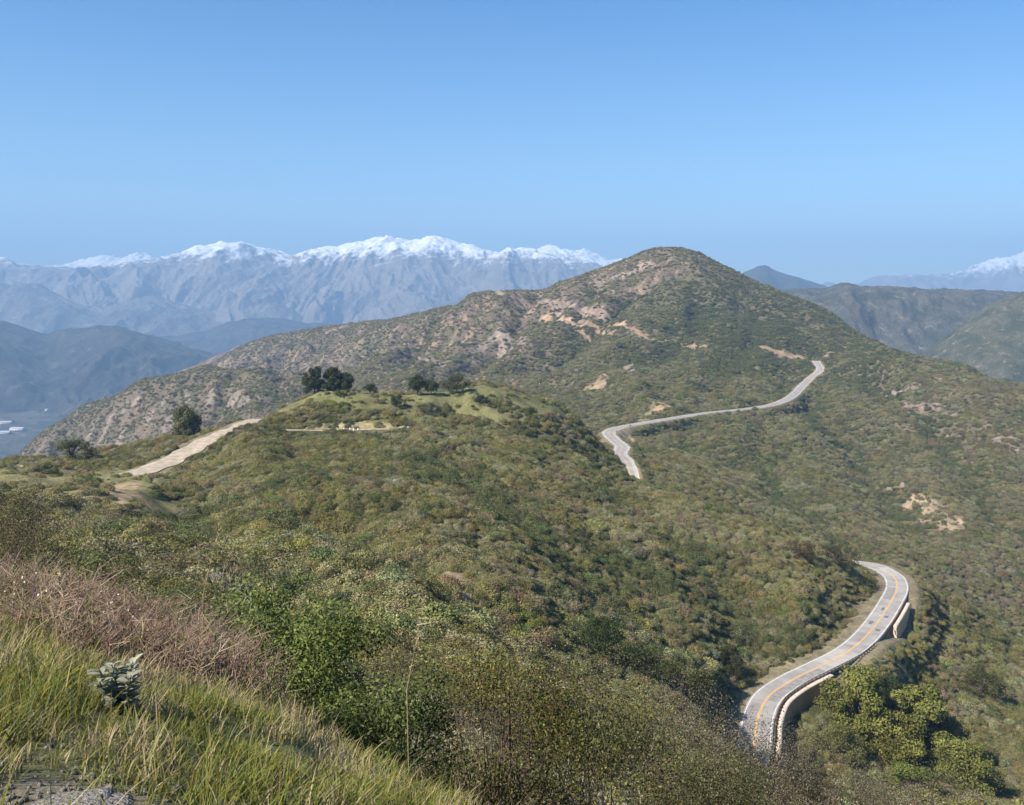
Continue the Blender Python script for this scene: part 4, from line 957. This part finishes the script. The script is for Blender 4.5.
# bare bleached shrubs
def dead_shrub(label, px, Y, h, seed):
    rng = np.random.default_rng(seed); x = X(px, Y); z = h1(x, Y); tm = MB()
    def grow(p, d, L_, r, lev):
        q = p + d * L_ * .5 + rng.normal(size=3) * L_ * .06; e = p + d * L_; tm.tube([p, q, e], [r, r * .8, r * .55], 4)
        if lev:
            for _ in range(3):
                nd = d + rng.normal(size=3) * .55; nd[2] += .15; nd /= np.linalg.norm(nd); grow(p + (e - p) * rng.uniform(.5, 1), nd, L_ * rng.uniform(.55, .8), r * .55, lev - 1)
    for _ in range(6):
        d = np.array([rng.normal() * .6, rng.normal() * .6, 1]); d /= np.linalg.norm(d); grow(np.array([0, 0, -.1]), d, h * .48, h * .016, 3)
    tag(obj('dead_shrub', tm.mesh('dead_shrub', DEADWOOD), None, (x, Y, z)), label, 'dead shrub', 'bare bleached shrubs')
dead_shrub('bare bleached shrub in the hollow above the dry reddish brush', 222, 66, 3.6, 31); dead_shrub('bare grey shrub higher up the slope, left of the gully', 192, 92, 3.2, 32)

# marker posts beside the ridge path
WPOST = plain('white_post_paint', (.75, .74, .70), .6)
pm = MB(); pm.box((0, 0, .72), (.32, .32, 1.44)); pm.box((0, 0, 1.49), (.4, .4, .09)); PM = pm.mesh('marker_post', WPOST)
for px, Y, lab in [(344, 358, 'white marker post by the ridge path, leftmost of the row'), (350, 358.5, 'white marker post second from left beside the ridge path'), (353.5, 357.5, 'white marker post in the middle of the row by the ridge path'), (358, 358, 'white marker post at the right end of the close row'), (408, 357, 'white marker post standing apart at the right end of the ridge path')]:
    x = X(px, Y); tag(obj('marker_post', PM, None, (x, Y, h1(x, Y))), lab, 'post', 'white posts beside the ridge path')

# stones on the bare flanks
def stones():
    rng = np.random.default_rng(21); n = 17000; px = rng.uniform(-60, 1100, n); Y = np.sqrt(rng.uniform(720 ** 2, 2200 ** 2, n)); x = X(px, Y)
    rk = rockiness(x, Y); clus = fbm(x / 40, Y / 40, 3, 901)
    _, pw, fr = patch_mix(x, Y)
    keep = (rng.random(n) < np.clip(rk * 1.1 * (clus > .05) + .35 * fr * (Y > 480), 0, .8)); x, Y = x[keep], Y[keep]; z = H(x, Y); m_ = visible(x, Y, z + 2, 3); x, Y, z = x[m_], Y[m_], z[m_]; k_ = len(x)
    s = rng.gamma(2.2, .42, k_) + .3
    c4 = np.ones((k_, 4), np.float32)
    pro = [obj('rock_outcrop', rock_mesh('rock_outcrop', 5 + q, 3, STONE, .55)) for q in range(3)]
    for q, (ppx, ppy, sc_) in enumerate([(629, 369, 7), (924, 410, 5), (583, 323, 8)]):
        xx, yy = pick(ppx, ppy); pro[q].location = (xx, yy, h1(xx, yy)); pro[q].scale = (sc_, sc_ * .8, sc_ * .7)
        tag(pro[q], ['pale rock outcrop low on the green flank left of the far road', 'brown rock outcrop on the brushy slope right of the far road', 'tan rock outcrop on the bare shoulder left of the summit'][q], 'rock')
    o = points_object('stones', np.column_stack([x, Y, z]), {'turn': ('FLOAT_VECTOR', rng.uniform(0, 6.28, (k_, 3)).astype(np.float32)), 'size': ('FLOAT_VECTOR', np.column_stack([s, s * rng.uniform(.6, 1, k_), s * rng.uniform(.5, .9, k_)]).astype(np.float32)),
        'shape': ('INT', rng.integers(0, 3, k_).astype(np.int32)), 'tint': ('FLOAT_COLOR', c4)}, pro)
    tag(o, 'tan and grey stones strewn over the bare flanks of the hill', 'stones', kind='stuff'); print('stones', k_)
stones()

# buildings far down in the valley
WB = plain('pale_building', (.55, .53, .50), .8); RF = plain('grey_roof', (.42, .41, .40), .7)
def building(label, px, py, L_, w, h, rz):
    Y = -VZ * F / (py - HY); x = X(px, Y); root = empty('warehouse', (x, Y, VZ), label, 'building', 'pale buildings in the valley'); root.rotation_euler.z = rz
    b_ = MB(); b_.box((0, 0, h / 2), (L_, w, h)); obj('wall', b_.mesh('wall', WB), root)
    r = MB(); e = .6
    v = [(-L_ / 2 - e, -w / 2 - e, h + .02), (L_ / 2 + e, -w / 2 - e, h + .02), (L_ / 2 + e, w / 2 + e, h + .02), (-L_ / 2 - e, w / 2 + e, h + .02), (-L_ / 2 - e, 0, h + w * .16), (L_ / 2 + e, 0, h + w * .16)]
    r.add(v, [(0, 1, 5, 4), (2, 3, 4, 5), (0, 3, 2, 1)]); r.add([v[0], v[4], v[3]], [(0, 1, 2)]); r.add([v[1], v[2], v[5]], [(0, 1, 2)])
    obj('roof', r.mesh('roof', RF), root)
    d = MB()
    for q in np.arange(-L_ * .4, L_ * .41, L_ * .2): d.box((q, -w / 2 - .05, h * .35), (L_ * .07, .2, h * .7))
    obj('door', d.mesh('door', RUST), root)
for a in [('long pale warehouse in the valley, the farthest of the group', 28, 409, 120, 40, 12, .15), ('pale gabled shed nearest to the rocky spur in the valley', 18, 431, 70, 36, 14, -.2), ('pale warehouse at the left picture edge in the valley', 4, 424, 80, 40, 10, .1), ('low pale hall at the left edge in front of the warehouse', 3, 434, 70, 45, 9, .05), ('small pale building right of the farthest warehouse', 50, 411, 50, 26, 9, -.1)]:
    building(*a)

# ------------------------------------------------------------------ air
def haze():
    b_ = MB(); x0, x1, y0, y1, z0, z1 = -24000, 24000, -300, 27100, -905, 1650
    b_.box(((x0 + x1) / 2, (y0 + y1) / 2, (z0 + z1) / 2), (x1 - x0, y1 - y0, z1 - z0))
    m, nt, b = mat('air'); nt.nodes.remove(b)
    v = N(nt, 'ShaderNodeVolumePrincipled'); v.inputs['Color'].default_value = (.385, .635, 1, 1); v.inputs['Density'].default_value = HAZE; v.inputs['Anisotropy'].default_value = 0.0
    nt.links.new(v.outputs[0], nt.nodes['Material Output'].inputs['Volume'])
    o = obj('haze', b_.mesh('haze', m)); tag(o, 'thin blue haze filling the air over hills and valley', 'haze', kind='stuff'); o.display_type = 'WIRE'
HAZE = 9.2e-5
haze()

# ------------------------------------------------------------------ light, sky, camera
EL = math.radians(42); SUN = np.array([-.81, -.585]); SUN /= np.linalg.norm(SUN)
d = Vector((SUN[0] * math.cos(EL), SUN[1] * math.cos(EL), math.sin(EL)))
sun = bpy.data.lights.new('sun', 'SUN'); sun.energy = 5.0; sun.angle = math.radians(.53); sun.color = (1, .93, .82)
so = link(bpy.data.objects.new('sun', sun)); so.rotation_euler = (-d).to_track_quat('-Z', 'Y').to_euler(); so.location = (-50, -20, 60)
w = bpy.data.worlds.new('World'); scene.world = w; w.use_nodes = True; nt = w.node_tree
sky = N(nt, 'ShaderNodeTexSky', sky_type='NISHITA'); sky.sun_disc = False; sky.sun_elevation = EL; sky.sun_rotation = math.atan2(SUN[0], SUN[1])
sky.altitude = 600; sky.air_density = 1.0; sky.dust_density = .3; sky.ozone_density = 2.5
bg = nt.nodes['Background']; bg.inputs['Strength'].default_value = .079; tn = N(nt, 'ShaderNodeMix', data_type='RGBA', blend_type='MULTIPLY'); tn.inputs[0].default_value = 1; 
tc = N(nt, 'ShaderNodeTexCoord'); sx = N(nt, 'ShaderNodeSeparateXYZ'); nt.links.new(tc.outputs['Generated'], sx.inputs[0])
mr = N(nt, 'ShaderNodeMapRange'); mr.inputs[1].default_value = 0; mr.inputs[2].default_value = .32; nt.links.new(sx.outputs[2], mr.inputs[0])
tg = N(nt, 'ShaderNodeMix', data_type='RGBA'); tg.inputs[6].default_value = (1.1, 1.2, 1.14, 1); tg.inputs[7].default_value = (.22, .67, 1.0, 1); nt.links.new(mr.outputs[0], tg.inputs[0]); nt.links.new(tg.outputs[2], tn.inputs[7])
nt.links.new(sky.outputs[0], tn.inputs[6]); nt.links.new(tn.outputs[2], bg.inputs[0])
cam = bpy.data.cameras.new('camera'); cam.sensor_fit = 'HORIZONTAL'; cam.sensor_width = 36; cam.lens = 36 * F / W
cam.shift_y = -(HT / 2 - HY) / W; cam.clip_start = .1; cam.clip_end = 90000
co = link(bpy.data.objects.new('camera', cam)); co.rotation_euler = (math.pi / 2, 0, 0); scene.camera = co
vs = scene.view_settings; vs.view_transform = 'Standard'; vs.look = 'None'; vs.exposure = 1.02; vs.gamma = 1; vs.use_curve_mapping = False
cy = scene.cycles; cy.use_denoising = True; cy.max_bounces = 4; cy.diffuse_bounces = 2; cy.transmission_bounces = 2; cy.volume_bounces = 0; cy.transparent_max_bounces = 4
cy.sample_clamp_indirect = 4
